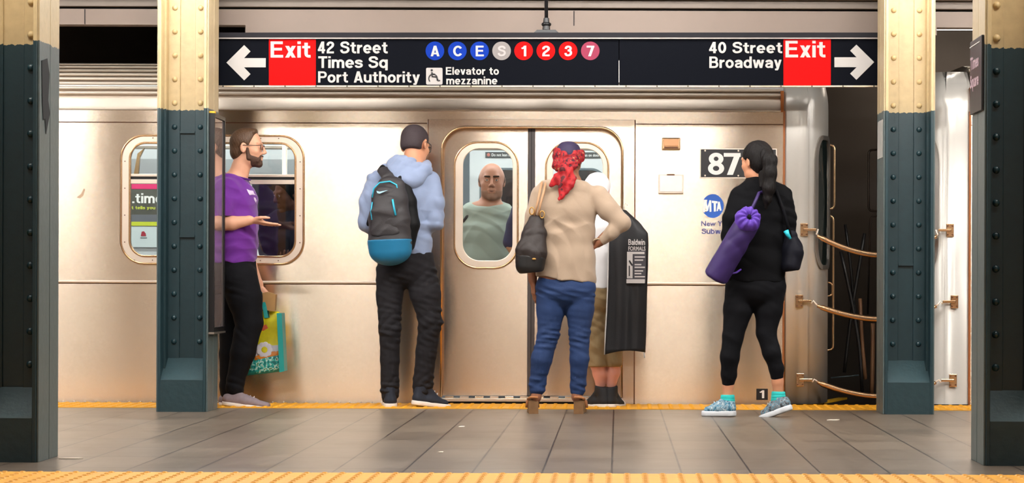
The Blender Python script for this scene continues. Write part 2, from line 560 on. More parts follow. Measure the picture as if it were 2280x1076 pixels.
# ------------------------------------------------------------------ sculpted volumes
class Vol:
    """signed distance volume, sculpted with blended primitives and skinned by surface nets"""
    def __init__(s, lo, hi, h):
        s.h = h
        s.lo = np.array(lo, dtype=np.float32) - 4 * h
        s.n = np.ceil((np.array(hi) - np.array(lo)) / h).astype(int) + 9
        s.f = np.full(tuple(s.n), 0.2, dtype=np.float32)

    def win(s, lo, hi):
        a = np.clip(np.floor((np.array(lo) - s.lo) / s.h).astype(int), 0, s.n - 1)
        b = np.clip(np.ceil((np.array(hi) - s.lo) / s.h).astype(int) + 1, 1, s.n)
        b = np.maximum(b, a + 1)
        sl = tuple(slice(i, j) for i, j in zip(a, b))
        ax = [(s.lo[i] + s.h * np.arange(a[i], b[i])).astype(np.float32) for i in range(3)]
        return sl, ax[0][:, None, None], ax[1][None, :, None], ax[2][None, None, :]

    def comb(s, sl, d, k, sub=False):
        f = s.f[sl]
        if sub:
            d = -d
            hh = np.clip(0.5 - 0.5 * (d - f) / k, 0, 1)
            s.f[sl] = d + (f - d) * hh + k * hh * (1 - hh)
        else:
            hh = np.clip(0.5 + 0.5 * (d - f) / k, 0, 1)
            s.f[sl] = d + (f - d) * hh - k * hh * (1 - hh)

    def seg(s, a, b, ra, rb=None, k=0.015, u=None, sub=False, cap=1.0):
        """tapered, possibly elliptical limb from a to b; ra, rb = r or (ru, rv); u = direction of the first radius"""
        a, b = np.array(a, dtype=float), np.array(b, dtype=float)
        rb = ra if rb is None else rb
        ra = ra if isinstance(ra, (tuple, list)) else (ra, ra)
        rb = rb if isinstance(rb, (tuple, list)) else (rb, rb)
        ax = b - a
        L = np.linalg.norm(ax)
        ax = ax / L if L > 1e-6 else np.array([0, 0, 1.0])
        if u is None:
            u = np.cross(ax, (0, 1, 0)) if abs(ax[1]) < .9 else np.cross(ax, (1, 0, 0))
        u = np.array(u, dtype=float)
        u = u - ax * np.dot(u, ax)
        u /= np.linalg.norm(u)
        v = np.cross(ax, u)
        R = max(*ra, *rb) + 2.5 * k + 2 * s.h
        sl, X, Y, Z = s.win(np.minimum(a, b) - R, np.maximum(a, b) + R)
        qx, qy, qz = X - a[0], Y - a[1], Z - a[2]
        t = qx * ax[0] + qy * ax[1] + qz * ax[2]
        tc = np.clip(t, 0, L)
        w = tc / max(L, 1e-6)
        ru = ra[0] + (rb[0] - ra[0]) * w
        rv = ra[1] + (rb[1] - ra[1]) * w
        rw = np.minimum(ru, rv) * cap
        qu = (qx * u[0] + qy * u[1] + qz * u[2]) / ru
        qv = (qx * v[0] + qy * v[1] + qz * v[2]) / rv
        qa = (t - tc) / rw
        k0 = np.sqrt(qu * qu + qv * qv + qa * qa) + 1e-6
        k1 = np.sqrt((qu / ru) ** 2 + (qv / rv) ** 2 + (qa / rw) ** 2) + 1e-6
        s.comb(sl, (k0 * (k0 - 1) / k1).astype(np.float32), k, sub)
        return s

    def ell(s, c, r, k=0.015, fr=None, sub=False):
        """ellipsoid; fr = three unit axes for the radii"""
        c = np.array(c, dtype=float)
        R = max(r) + 2.5 * k + 2 * s.h
        sl, X, Y, Z = s.win(c - R, c + R)
        q = (X - c[0], Y - c[1], Z - c[2])
        if fr is None:
            p = [q[i] / r[i] for i in range(3)]
        else:
            p = [(q[0] * e[0] + q[1] * e[1] + q[2] * e[2]) / r[i] for i, e in enumerate(fr)]
        k0 = np.sqrt(p[0] ** 2 + p[1] ** 2 + p[2] ** 2) + 1e-6
        k1 = np.sqrt((p[0] / r[0]) ** 2 + (p[1] / r[1]) ** 2 + (p[2] / r[2]) ** 2) + 1e-6
        s.comb(sl, (k0 * (k0 - 1) / k1).astype(np.float32), k, sub)
        return s

    def chain(s, st, k=0.012, u=None):
        """stations (pos, r or (ru, rv)) joined one after the other"""
        for (p, r), (q, r2) in zip(st[:-1], st[1:]):
            s.seg(p, q, r, r2, k, u)
        return s

    def cut(s, n, p, k=0.004, box=None):
        """keep the half space where (x - p).n < 0, only inside box when given"""
        n = np.array(n, dtype=float)
        n /= np.linalg.norm(n)
        lo, hi = box if box else (s.lo, s.lo + s.h * s.n)
        sl, X, Y, Z = s.win(lo, hi)
        d = ((X - p[0]) * n[0] + (Y - p[1]) * n[1] + (Z - p[2]) * n[2]).astype(np.float32)
        s.comb(sl, -d, k, True)
        return s

    def folds(s, amp, waves, seed=1, box=None, at=None, base=.25):
        """cloth folds: waves = list of wave vectors (1/m), warped so that they wander"""
        rnd = random.Random(seed)
        lo, hi = box if box else (s.lo, s.lo + s.h * s.n)
        sl, X, Y, Z = s.win(lo, hi)
        w = 0.9 * np.sin(9 * X + 5 * Z + rnd.random() * 6) + 0.9 * np.sin(11 * Z - 7 * X + 8 * Y + rnd.random() * 6)
        g = np.zeros(s.f[sl].shape, dtype=np.float32)
        for kx, ky, kz in waves:
            a = rnd.random() * 6
            b = rnd.random() * 6
            msk = .5 + .5 * np.sin(13 * X + 9 * Z + a) * np.sin(11 * Z - 9 * X + 12 * Y + b)
            wv = 1 - 2 * np.abs(np.sin(3.1416 * (kx * X + ky * Y + kz * Z) + a + .8 * w * (1.0 + rnd.random())))
            g += ((wv if len(waves) == 1 or rnd.random() < .5 else -wv) * msk).astype(np.float32)
        if at:
            m_ = np.full(Z.shape, base, dtype=np.float32)
            for zc_, wd in at:
                m_ = m_ + np.exp(-((Z - zc_) / wd) ** 2)
            g = g * m_
        s.f[sl] += (amp * 1.7 * g / len(waves)).astype(np.float32)
        return s

    def merge(s, o, k=.006):
        d = o.f
        hh = np.clip(0.5 + 0.5 * (d - s.f) / k, 0, 1)
        s.f = d + (s.f - d) * hh - k * hh * (1 - hh)
        return s

    def mesh(s):
        f = s.f
        f[0, :, :] = f[-1, :, :] = .1
        f[:, 0, :] = f[:, -1, :] = .1
        f[:, :, 0] = f[:, :, -1] = .1
        ins = f < 0
        n = f.shape
        cnt = np.zeros((n[0] - 1, n[1] - 1, n[2] - 1), dtype=np.int8)
        cor = [(i, j, k) for i in (0, 1) for j in (0, 1) for k in (0, 1)]
        for i, j, k in cor:
            cnt += ins[i:n[0] - 1 + i, j:n[1] - 1 + j, k:n[2] - 1 + k]
        act = np.argwhere((cnt > 0) & (cnt < 8))
        ids = np.full(cnt.shape, -1, dtype=np.int32)
        ids[act[:, 0], act[:, 1], act[:, 2]] = np.arange(len(act))
        vals = np.stack([f[act[:, 0] + i, act[:, 1] + j, act[:, 2] + k] for i, j, k in cor], 1)
        P = np.zeros((len(act), 3))
        C = np.zeros(len(act))
        for a in range(8):
            for b in range(a + 1, 8):
                if sum(abs(cor[a][q] - cor[b][q]) for q in range(3)) != 1:
                    continue
                m = (vals[:, a] < 0) != (vals[:, b] < 0)
                t = vals[:, a] / np.where(m, vals[:, a] - vals[:, b], 1)
                for q in range(3):
                    P[:, q] += np.where(m, cor[a][q] + t * (cor[b][q] - cor[a][q]), 0)
                C += m
        V = s.lo + s.h * (act + P / C[:, None])
        Q = []
        for axis in range(3):
            A = [slice(None)] * 3
            B = [slice(None)] * 3
            A[axis] = slice(0, -1)
            B[axis] = slice(1, None)
            e = np.argwhere(ins[tuple(A)] != ins[tuple(B)])
            o1, o2 = [(1, 2), (2, 0), (0, 1)][axis]
            e = e[(e[:, o1] > 0) & (e[:, o2] > 0) & (e[:, o1] < n[o1] - 1) & (e[:, o2] < n[o2] - 1)]
            flip = ~ins[e[:, 0], e[:, 1], e[:, 2]]
            c = []
            for da, db in ((-1, -1), (0, -1), (0, 0), (-1, 0)):
                g = e.copy()
                g[:, o1] += da
                g[:, o2] += db
                c.append(ids[g[:, 0], g[:, 1], g[:, 2]])
            q = np.stack(c, 1)
            q[flip] = q[flip][:, ::-1]
            Q.append(q)
        Q = np.concatenate(Q)
        # one light relaxing pass
        nb = np.zeros_like(V)
        ct = np.zeros(len(V))
        for a in range(4):
            i, j = Q[:, a], Q[:, (a + 1) % 4]
            for q in range(3):
                nb[:, q] += np.bincount(i, V[j, q], len(V)) + np.bincount(j, V[i, q], len(V))
            ct += np.bincount(i, minlength=len(V)) + np.bincount(j, minlength=len(V))
        V = V * 0.55 + 0.45 * nb / np.maximum(ct, 1)[:, None]
        return V, Q

    def build(s, name, material, parent=None, M=None):
        V, Q = s.mesh()
        if M is not None:
            A = np.array(M)
            V = V @ A[:3, :3].T + A[:3, 3]
        return obj(name, V, Q, material, parent, True)


def decal(name, target, centre, outline, d, material, parent, th=.002):
    """printed patch laid on a cloth surface; centre and outline in photo pixels"""
    from mathutils.bvhtree import BVHTree
    off = np.array(top_loc(target))
    me = target.data
    bv = BVHTree.FromPolygons([Vector(v.co) + Vector(off) for v in me.vertices], [tuple(p.vertices) for p in me.polygons])
    eye = Vector((0, 0, EYE))
    rings = [(0.0, 1)] + [(k / 4, len(outline)) for k in range(1, 5)]
    P = [centre]
    for t, n in rings[1:]:
        P += [(centre[0] + (x - centre[0]) * t, centre[1] + (y - centre[1]) * t) for x, y in outline]
    V = []
    for lift in (.0005, .0005 + th):
        last = None
        for x, y in P:
            di = (W(x, y, d) - eye).normalized()
            h = bv.ray_cast(eye, di)[0]
            q = h if h is not None else last
            last = q
            V.append(q - di * lift)
    n = len(outline)
    m = len(P)
    top = [(m, m + 1 + k, m + 1 + (k + 1) % n) for k in range(n)]
    for r in range(3):
        a = m + 1 + r * n
        top += [(a + k, a + n + k, a + n + (k + 1) % n, a + (k + 1) % n) for k in range(n)]
    low = [tuple(i - m for i in f[::-1]) for f in top]
    a = 1 + 3 * n
    side = [(a + k, a + (k + 1) % n, a + (k + 1) % n + m, a + k + m) for k in range(n)]
    return obj(name, V, top + low + side, material, parent, True)


def patch_mat(name, stops, scale, rough=.6, detail=2, spec=.4):
    m = bpy.data.materials.new(name)
    m.use_nodes = True
    nt = m.node_tree
    b = nt.nodes['Principled BSDF']
    b.inputs['Roughness'].default_value = rough
    b.inputs['Specular IOR Level'].default_value = spec
    tc = nt.nodes.new('ShaderNodeTexCoord')
    nz = nt.nodes.new('ShaderNodeTexNoise')
    nz.inputs['Scale'].default_value = scale
    nz.inputs['Detail'].default_value = detail
    rp = nt.nodes.new('ShaderNodeValToRGB')
    rp.color_ramp.interpolation = 'CONSTANT'
    while len(rp.color_ramp.elements) < len(stops):
        rp.color_ramp.elements.new(.5)
    for e, (p_, c_) in zip(rp.color_ramp.elements, stops):
        e.position = p_
        e.color = lin(c_)
    nt.links.new(tc.outputs['Object'], nz.inputs['Vector'])
    nt.links.new(nz.outputs['Fac'], rp.inputs[0])
    nt.links.new(rp.outputs[0], b.inputs['Base Color'])
    return m


def nrm(v):
    v = np.array(v, dtype=float)
    return v / np.linalg.norm(v)


def head_frame(fwd, up=(0, 0, 1)):
    f = nrm(fwd)
    r = nrm(np.cross(f, up))
    return f, r, np.cross(r, f)


def eye_lids(v, q, fr, S):
    """eye sockets, lids and the slit the eyeball shows through"""
    for sd in (-1, 1):
        E = lambda p, rad, k, sub=False: v.ell(p, tuple(x * S for x in rad), k, fr, sub)
        E(q(.103, sd * .031, .006), (.019, .018, .013), .010, True)
        E(q(.079, sd * .031, .005), (.0150, .0155, .0140), .004)
        E(q(.097, sd * .031, .004), (.014, .0125, .0055), .002, True)


def head(v, C, fwd, S=1.0, up=(0, 0, 1), ears=True, female=False, neck_to=None, neck_r=0.058):
    """head with face; C = centre of the skull (about eye height)"""
    f, r, u = head_frame(fwd, up)
    C = np.array(C, dtype=float)
    q = lambda a, b, c: C + (f * a + r * b + u * c) * S
    fr = (f, r, u)
    E = lambda p, rad, k=.012, sub=False: v.ell(p, tuple(x * S for x in rad), k * S, fr, sub)
    if neck_to is not None:
        v.seg(q(-.022, 0, -.06), neck_to, (neck_r * .95, neck_r * .95), (neck_r * 1.08, neck_r * 1.05), .02)
    E(q(-.012, 0, .028), (.096, .076, .092))
    E(q(.030, 0, -.045), (.062, .057, .078), .02)
    E(q(.012, 0, -.075), (.058, .058, .04), .02)
    E(q(.076, 0, -.108), (.020, .024, .018), .02)
    E(q(.050, .040, -.022), (.032, .026, .026), .02)
    E(q(.050, -.040, -.022), (.032, .026, .026), .02)
    v.seg(q(.078, -.038, .027), q(.078, .038, .027), .012 * S, None, .012)
    eye_lids(v, q, fr, S)
    v.seg(q(.092, 0, .016), q(.112, 0, -.028), .008 * S, .012 * S, .008)
    for sd in (-1, 1):
        E(q(.100, sd * .011, -.034), (.012, .009, .009), .006)
    v.seg(q(.090, -.017, -.062), q(.090, .017, -.062), .0075 * S, None, .005)
    v.seg(q(.088, -.015, -.075), q(.088, .015, -.075), .0085 * S, None, .005)
    E(q(.104, 0, -.0685), (.010, .022, .0022), .003, True)
    if ears:
        for sd in (-1, 1):
            e1 = nrm(f * .95 - r * sd * .35)
            e2 = nrm(r * sd + f * .3)
            E2 = lambda p, rad, k, sub=False: v.ell(p, tuple(x * S for x in rad), k, (e1, e2, u), sub)
            E2(q(-.012, sd * .080, -.004), (.021, .008, .034), .005)
            E2(q(-.004, sd * .086, -.002), (.010, .005, .017), .004, True)
    return q


def hand(v, wrist, fwd, palm, size=1.0, curl=0.5, left=False, spread=0.10, thumb=0.6, wr=0.026):
    """hand from the wrist: fwd = where the fingers point, palm = the way the palm faces"""
    f = nrm(fwd)
    p = nrm(np.array(palm) - f * np.dot(palm, f))
    s = np.cross(f, p) * (-1 if left else 1)      # towards the thumb
    w = np.array(wrist, dtype=float)
    S = size
    q = lambda a, b, c: w + (f * a + s * b + p * c) * S
    v.seg(q(-.02, 0, 0), q(.025, 0, 0), (wr, wr * .8), (.031 * S, .016 * S), .012, s)
    v.seg(q(.025, 0, 0), q(.080, .001, 0), (.034 * S, .015 * S), (.040 * S, .013 * S), .010, s)
    v.ell(q(.045, .022, .010), (.030 * S, .018 * S, .015 * S), .010, (f, s, p))
    lens = ((.028, .044, .026, .022), (.009, .049, .030, .024), (-.010, .045, .027, .023), (-.028, .034, .021, .019))
    for i, (b, l1, l2, l3) in enumerate(lens):
        base = q(.086 - abs(b - .009) * .25, b, 0)
        d = nrm(f + s * (b - .003) * spread * 40 * .1)
        ang = curl * (0.8 + .12 * i)
        pos = base
        rad = (.0088 - .0006 * (i == 3)) * S
        for j, l in enumerate((l1, l2, l3)):
            a = ang * (0.55, 1.35, 1.9)[j]
            dd = d * math.cos(a) + p * math.sin(a)
            nxt = pos + dd * l * S
            v.seg(pos, nxt, rad, rad * .92, .004 if j else .006)
            pos, rad = nxt, rad * .92
    t0 = q(.028, .028, .010)
    t1 = t0 + (f * .030 + s * .028 * (1.2 - thumb * .6) + p * .020 * thumb) * S
    t2 = t1 + (f * .030 + s * .010 * (1.2 - thumb) + p * .018 * thumb) * S
    t3 = t2 + (f * .025 + s * .002 + p * .010 * thumb) * S
    v.seg(t0, t1, .0135 * S, .0112 * S, .008)
    v.seg(t1, t2, .0108 * S, .0098 * S, .004)
    v.seg(t2, t3, .0096 * S, .0075 * S, .004)
    return v


class Figure:
    """one person laid out from stations given in photo pixels and distances"""
    def __init__(s, name_label, foot_px, d, h=0.005):
        s.d = d
        s.sc = F / d
        s.h = h
        g = W(foot_px[0], foot_px[1], d)
        s.root = thing('person', name_label, 'person', (g.x, d, g.z))

    def p(s, x, y, dd=0.0):
        return np.array(W(x, y, s.d + dd))

    def r(s, px):
        return px / s.sc

    def vol(s, pts, pad=0.14, h=None):
        P = np.array(pts)
        return Vol(P.min(0) - pad, P.max(0) + pad, h or s.h)

    def limb(s, st, grow=1.0, add=0.0):
        return [(s.p(*q[:3]), s.r(q[3]) * grow + add) for q in st]

    def trunk(s, st, grow=1.0, add=0.0):
        return [(s.p(x, y, dd), (s.r(w) * grow + add, dp * grow + add)) for x, y, dd, w, dp in st]

    def shoe(s, heel, toe, dd_heel, dd_toe, width, col, sole_col, height=0.085, lift=0.0, sole_t=0.025, lace=None, hi_top=False, part='shoe', toe_cap=None):
        """shoe from heel pixel to toe pixel (both on the ground), heel lifted by lift metres"""
        a = s.p(heel[0], heel[1], dd_heel)
        b = s.p(toe[0], toe[1], dd_toe)
        return build_shoe(s.root, a, b, width, col, sole_col, height, lift, sole_t, lace, hi_top, part, toe_cap)


def build_shoe(root, a, b, width, col, sole_col, height, lift, sole_t, lace, hi_top, part='shoe', toe_cap=None):
    a, b = Vector(a), Vector(b)
    L = max((b - a).length, .2)
    x = (b - a).normalized()
    up = Vector((0, 0, 1))
    y = up.cross(x).normalized()
    z = x.cross(y).normalized()
    M = Matrix(((x.x, y.x, z.x, a.x), (x.y, y.y, z.y, a.y), (x.z, y.z, z.z, a.z), (0, 0, 0, 1)))
    if lift:
        # pitch about the ball of the foot
        ang = math.atan2(lift, L * .72)
        P = Matrix.Translation((L * .72, 0, 0)) @ Matrix.Rotation(ang, 4, 'Y') @ Matrix.Translation((-L * .72, 0, 0))
        M = M @ P
    w = width / 2
    h = 0.004
    top = height + (0.075 if hi_top else 0.0)
    v = Vol((-.02, -w - .02, -.01), (L + .02, w + .02, top + .04), h)
    v.seg((w * .8, 0, sole_t + .012), (L * .45, 0, sole_t + .012), (w * .82, .034), (w * .86, .036), .015, (0, 1, 0))
    v.seg((L * .45, 0, sole_t + .012), (L - w * .9, 0, sole_t + .004), (w * .9, .036), (w * .88, .024), .015, (0, 1, 0))
    v.seg((w * .75, 0, sole_t + .02), (L * .24, 0, top), (w * .74, .036), (w * (.82 if hi_top else .68), .052), .02, (0, 1, 0))
    v.seg((L * .25, 0, top - .02), (L * .62, 0, sole_t + .022), (w * .60, .036), (w * .7, .022), .02, (0, 1, 0))
    v.cut((0, 0, -1), (0, 0, sole_t * .8))
    v.cut((-.25, 0, 1), (L * .25, 0, top + .004))
    up_o = v.build(part, col, root, M)
    v = Vol((-.02, -w - .02, -.02), (L + .02, w + .02, sole_t + .03), h)
    t2 = sole_t / 2
    v.seg((w * .86, 0, t2), (L * .42, 0, t2), (w * .92, .05), (w * .86, .05), .01, (0, 1, 0))
    v.seg((L * .42, 0, t2), (L - w * .96, 0, t2), (w * .9, .05), (w * .96, .05), .01, (0, 1, 0))
    v.cut((0, 0, -1), (0, 0, 0))
    v.cut((0, 0, 1), (0, 0, sole_t))
    v.build('sole', sole_col, up_o, M)
    if lace:
        mb = MB()
        for i in range(4):
            xx = L * (.36 + .075 * i)
            zz = top - .004 + (sole_t + .046 - top) * ((xx / L - .25) / .40)
            mb.tube([M @ Vector((xx, -w * .55, zz - .012)), M @ Vector((xx + .008, 0, zz + .010)), M @ Vector((xx, w * .55, zz - .012))], .0035, 6)
        mb.build('laces', lace, up_o)
    if toe_cap:
        v = Vol((L * .72, -w - .02, 0), (L + .02, w + .02, .08), h)
        v.seg((L - w * 1.3, 0, sole_t + .006), (L - w * .86, 0, sole_t + .004), (w * .93, .028), (w * .9, .027), .01, (0, 1, 0))
        v.cut((0, 0, -1), (0, 0, sole_t * .8))
        v.cut((-1, 0, 0), (L - w * 1.25, 0, 0))
        v.build('toe_cap', toe_cap, up_o, M)
    return up_o


# ------------------------------------------------------------------ the setting
D_TRAIN = 15.35
M_CEIL = mat('painted_concrete', '#8a7f76', .8, var=.15, scale=3, bump=.2)
M_DARK = mat('tunnel_dark', '#1b191d', .9, var=.3, scale=2)  # darkness of the unlit tunnel put into the colour; seams share it
M_STRIPD = mat('tactile_yellow', '#dc9a12', .55, var=.12, scale=6, bump=.15)
M_HOUS = mat('lamp_housing', '#cfcabf', .5)


def floor_mat():
    m = bpy.data.materials.new('platform_tiles')
    m.use_nodes = True
    nt = m.node_tree
    b = nt.nodes['Principled BSDF']
    tc = nt.nodes.new('ShaderNodeTexCoord')
    geo = nt.nodes.new('ShaderNodeNewGeometry')
    br = nt.nodes.new('ShaderNodeTexBrick')
    br.offset = 0.0
    br.squash = 1.0
    br.inputs['Scale'].default_value = 1.0
    br.inputs['Brick Width'].default_value = .303
    br.inputs['Row Height'].default_value = .606
    br.inputs['Mortar Size'].default_value = .0055
    br.inputs['Mortar Smooth'].default_value = .35
    br.inputs['Color1'].default_value = lin('#665a4e')
    br.inputs['Color2'].default_value = lin('#726557')
    br.inputs['Mortar'].default_value = lin('#241e1a')
    mp = nt.nodes.new('ShaderNodeMapping')
    mp.inputs['Location'].default_value = (.022, .30, 0)
    nt.links.new(geo.outputs['Position'], mp.inputs[0])
    nt.links.new(mp.outputs[0], br.inputs['Vector'])
    nz = nt.nodes.new('ShaderNodeTexNoise')
    nz.inputs['Scale'].default_value = 1.7
    nz.inputs['Detail'].default_value = 8
    nz.inputs['Roughness'].default_value = .65
    nt.links.new(geo.outputs['Position'], nz.inputs['Vector'])
    mx = nt.nodes.new('ShaderNodeMix')
    mx.data_type = 'RGBA'
    mx.blend_type = 'MULTIPLY'
    mx.inputs[0].default_value = .55
    nt.links.new(br.outputs['Color'], mx.inputs[6])
    rp = nt.nodes.new('ShaderNodeMapRange')
    rp.inputs['From Min'].default_value = .3
    rp.inputs['From Max'].default_value = .7
    rp.inputs['To Min'].default_value = .6
    rp.inputs['To Max'].default_value = 1.15
    nt.links.new(nz.outputs['Fac'], rp.inputs['Value'])
    nt.links.new(rp.outputs[0], mx.inputs[7])
    nt.links.new(mx.outputs[2], b.inputs['Base Color'])
    r2 = nt.nodes.new('ShaderNodeMapRange')
    r2.inputs['To Min'].default_value = .22
    r2.inputs['To Max'].default_value = .42
    nt.links.new(nz.outputs['Fac'], r2.inputs['Value'])
    nt.links.new(r2.outputs[0], b.inputs['Roughness'])
    return m


def tactile(name, y0, y1):
    """yellow strip with rows of raised domes"""
    x0, x1 = -6.4, 6.4
    mb = MB().box(x0, x1, y0, y1, -.01, .004)
    rows = 8
    step = (y1 - y0) / rows
    nx = int((x1 - x0) / (step * 1.0))
    for j in range(rows):
        y = y0 + (j + .5) * step
        for i in range(nx):
            x = x0 + (i + .5) * step
            n = 6
            r, h = .017, .0055
            V = [(x + r * math.cos(6.283 * k / n), y + r * math.sin(6.283 * k / n), .004) for k in range(n)]
            V += [(x + r * .55 * math.cos(6.283 * k / n), y + r * .55 * math.sin(6.283 * k / n), .004 + h) for k in range(n)]
            mb.add(V, [(k, (k + 1) % n, (k + 1) % n + n, k + n) for k in range(n)] + [tuple(range(n, 2 * n))])
    return tag(mb.build(name, M_STRIPD), kind='structure')


tag(MB().box(-6.5, 6.5, 9.73, 14.70, -.3, 0).build('floor', floor_mat()), kind='structure')
tactile('trim_1', 14.70, 15.26)
tactile('trim_2', 9.12, 9.73)
tag(MB().box(-6.5, 6.5, 9.10, 9.73, -.3, -.01).box(-6.5, 6.5, 14.70, 15.27, -.3, -.01).build('trim_3', M_CEIL), kind='structure')
tag(MB().box(-9, 9, -2, 15.02, 3.2, 3.4).build('ceiling', M_CEIL), kind='structure')
M_TANW = mat('unseen_tan_wall', '#c08a4e', .5, var=.15, scale=3)
tag(MB().box(-9, 9, -2.4, -2.1, -1.3, 3.4).build('wall_front', M_TANW), kind='structure')  # unseen wall behind the camera, added to warm the steel's reflections
tag(MB().box(-9, 9, -2.1, 6.4, -.3, 0).build('trim_12', mat('opposite_platform', '#9a744a', .45, var=.1, scale=3)), kind='structure')
M_TILE = mat('tunnel_tiles', '#6b625a', .5, var=.2, scale=3)
tag(MB().box(-9, 9, 19.6, 19.9, -1.3, 3.6).build('wall_back', M_TILE), kind='structure')
tag(MB().box(-9, 9, 9.1, 19.9, -1.5, -1.2).build('trim_4', M_DARK), kind='structure')
tag(MB().box(-9, 9, 15.02, 19.9, 3.2, 3.5).build('trim_5', M_DARK), kind='structure')
tag(MB().box(-9, 9, -2, 9.1, -1.5, -1.2).build('trim_6', mat('track_bed', '#4a4038', .9)), kind='structure')

# fascia girder over the platform edge
M_FASC = mat('fascia_paint', '#7f6e62', .55, var=.08, scale=4)
M_FASC2 = mat('fascia_lip', '#776b61', .6, var=.12, scale=6)
fz = lambda y: W(900, y, 14.9).z
tag(MB().box(-6, -2.46, 14.9, 15.02, fz(57), fz(22)).box(-2.46, 2.1, 14.9, 15.02, fz(74), fz(22))
    .box(2.1, 6, 14.9, 15.02, fz(57), fz(22)).build('trim_7', M_FASC), kind='structure')
tag(MB().box(-6, 6, 14.87, 15.02, fz(17.5), fz(1), .004).build('trim_8', M_FASC2), kind='structure')
tag(MB().box(-6, 6, 14.94, 15.02, fz(24), fz(16)).build('trim_9', M_DARK), kind='structure')
tag(MB().box(-6, 6, 14.80, 15.02, fz(0), 3.2).build('trim_10', M_FASC2), kind='structure')
# thin seams of the fascia boards
fs = MB()
for px in (189, 1278):
    q = W(px, 40, 14.9)
    fs.box(q.x - .003, q.x + .003, 14.897, 14.903, fz(56), fz(23))
tag(fs.build('trim_11', M_DARK), kind='structure')


# ------------------------------------------------------------------ lamps of the station
def ceiling_lamp(x, y, z, length, power_mat, label):
    t = thing('ceiling_light', label, 'lamp', (x, y, z), 'tube lamps along the station ceiling')
    l = length / 2
    MB().box(x - l, x + l, y - .09, y + .09, z + .06, z + .14, .006).build('housing', M_HOUS, t)
    MB().box(x - l + .02, x + l - .02, y - .055, y + .055, z, z + .06).build('tube', power_mat, t)
    MB().box(x - .02, x + .02, y - .02, y + .02, z + .14, 3.2).build('hanger', M_HOUS, t)
    return t


G_PLAT = glow('tube_light', (1.0, .985, .96, 1), LAMP_PLATFORM)
G_EDGE = glow('edge_fill_light', (1.0, .985, .96, 1), LAMP_EDGE_FILL)
G_FRONT = glow('tube_light_front', (1.0, .96, .90, 1), LAMP_FRONT)
LAMP_Y = 12.3
for x in (-5.33, -2.72, -.12, 2.46, 5.05):
    ceiling_lamp(x, LAMP_Y, 2.92, 1.95, G_PLAT, 'white tube lamp hanging over the middle of the platform')
G_FAR = glow('tube_light_far', (1.0, .97, .93, 1), LAMP_FAR)
for x in (-8.68, -4.45, -.22, 3.99, 8.2):
    ceiling_lamp(x, .6, 2.95, 3.3, G_FAR, 'white tube lamp hanging over the opposite platform')
for x in (-4.93, -2.53, -.125, 2.28, 4.7):  # unseen row added to brighten the train's roof ribs
    ceiling_lamp(x, 14.05, 2.88, 1.8, G_EDGE, 'added white tube lamp beside the train side columns, brightening the roof ribs')
for x in (-6.05, -3.1, -.155, 2.79, 5.74):
    ceiling_lamp(x, 9.72, 2.92, 2.2, G_FRONT, 'white tube lamp hanging over the near platform edge')

G_TUN = glow('tunnel_fill_light', (1.0, .85, .7, 1), 14.0)  # unseen lamp added to lighten the gap between the cars
ceiling_lamp(2.9, 18.6, 2.92, 1.2, G_TUN, 'added dim tube lamp, unseen over the far side of the track')

# ------------------------------------------------------------------ steel columns
Z_PAINT = 1.933
M_COL = ramp_mat('column_paint', [(0, '#1d373d'), (.5, '#c8b083')], 'Z', 0, 2 * Z_PAINT, jag=.03, jscale=40, rough=.42, bump=.12)
M_COL2 = ramp_mat('cover_plate_lit_paint', [(0, '#566363'), (.5, '#c9b48c')], 'Z', 0, 2 * Z_PAINT, jag=.03, jscale=40, rough=.42, bump=.15)  # weathered flange sides, with the lamplight on them put into the lighter colour
M_BLOCK = ramp_mat('base_block_paint', [(0, '#1b353a'), (.55, '#1f3c42')], 'Z', 0, .4, rough=.5, bump=.3, jag=.03)
RZ = [.44 + .1522 * k for k in range(18)]


def rivet_proto():
    bm = bmesh.new()
    bmesh.ops.create_uvsphere(bm, u_segments=12, v_segments=8, radius=.0175)
    for v in bm.verts:
        v.co.y *= .9
    me = bpy.data.meshes.new('rivet')
    bm.to_mesh(me)
    bm.free()
    for p in me.polygons: p.use_smooth = True
    return me


M_RIV_LOW = mat('rivet_green', '#1c363c', .35, var=.05)
M_RIV_TOP = mat('rivet_cream', '#c2aa7c', .4, var=.05)
R_LOW, R_TOP = rivet_proto(), rivet_proto()
R_LOW.materials.append(M_RIV_LOW)
R_TOP.materials.append(M_RIV_TOP)


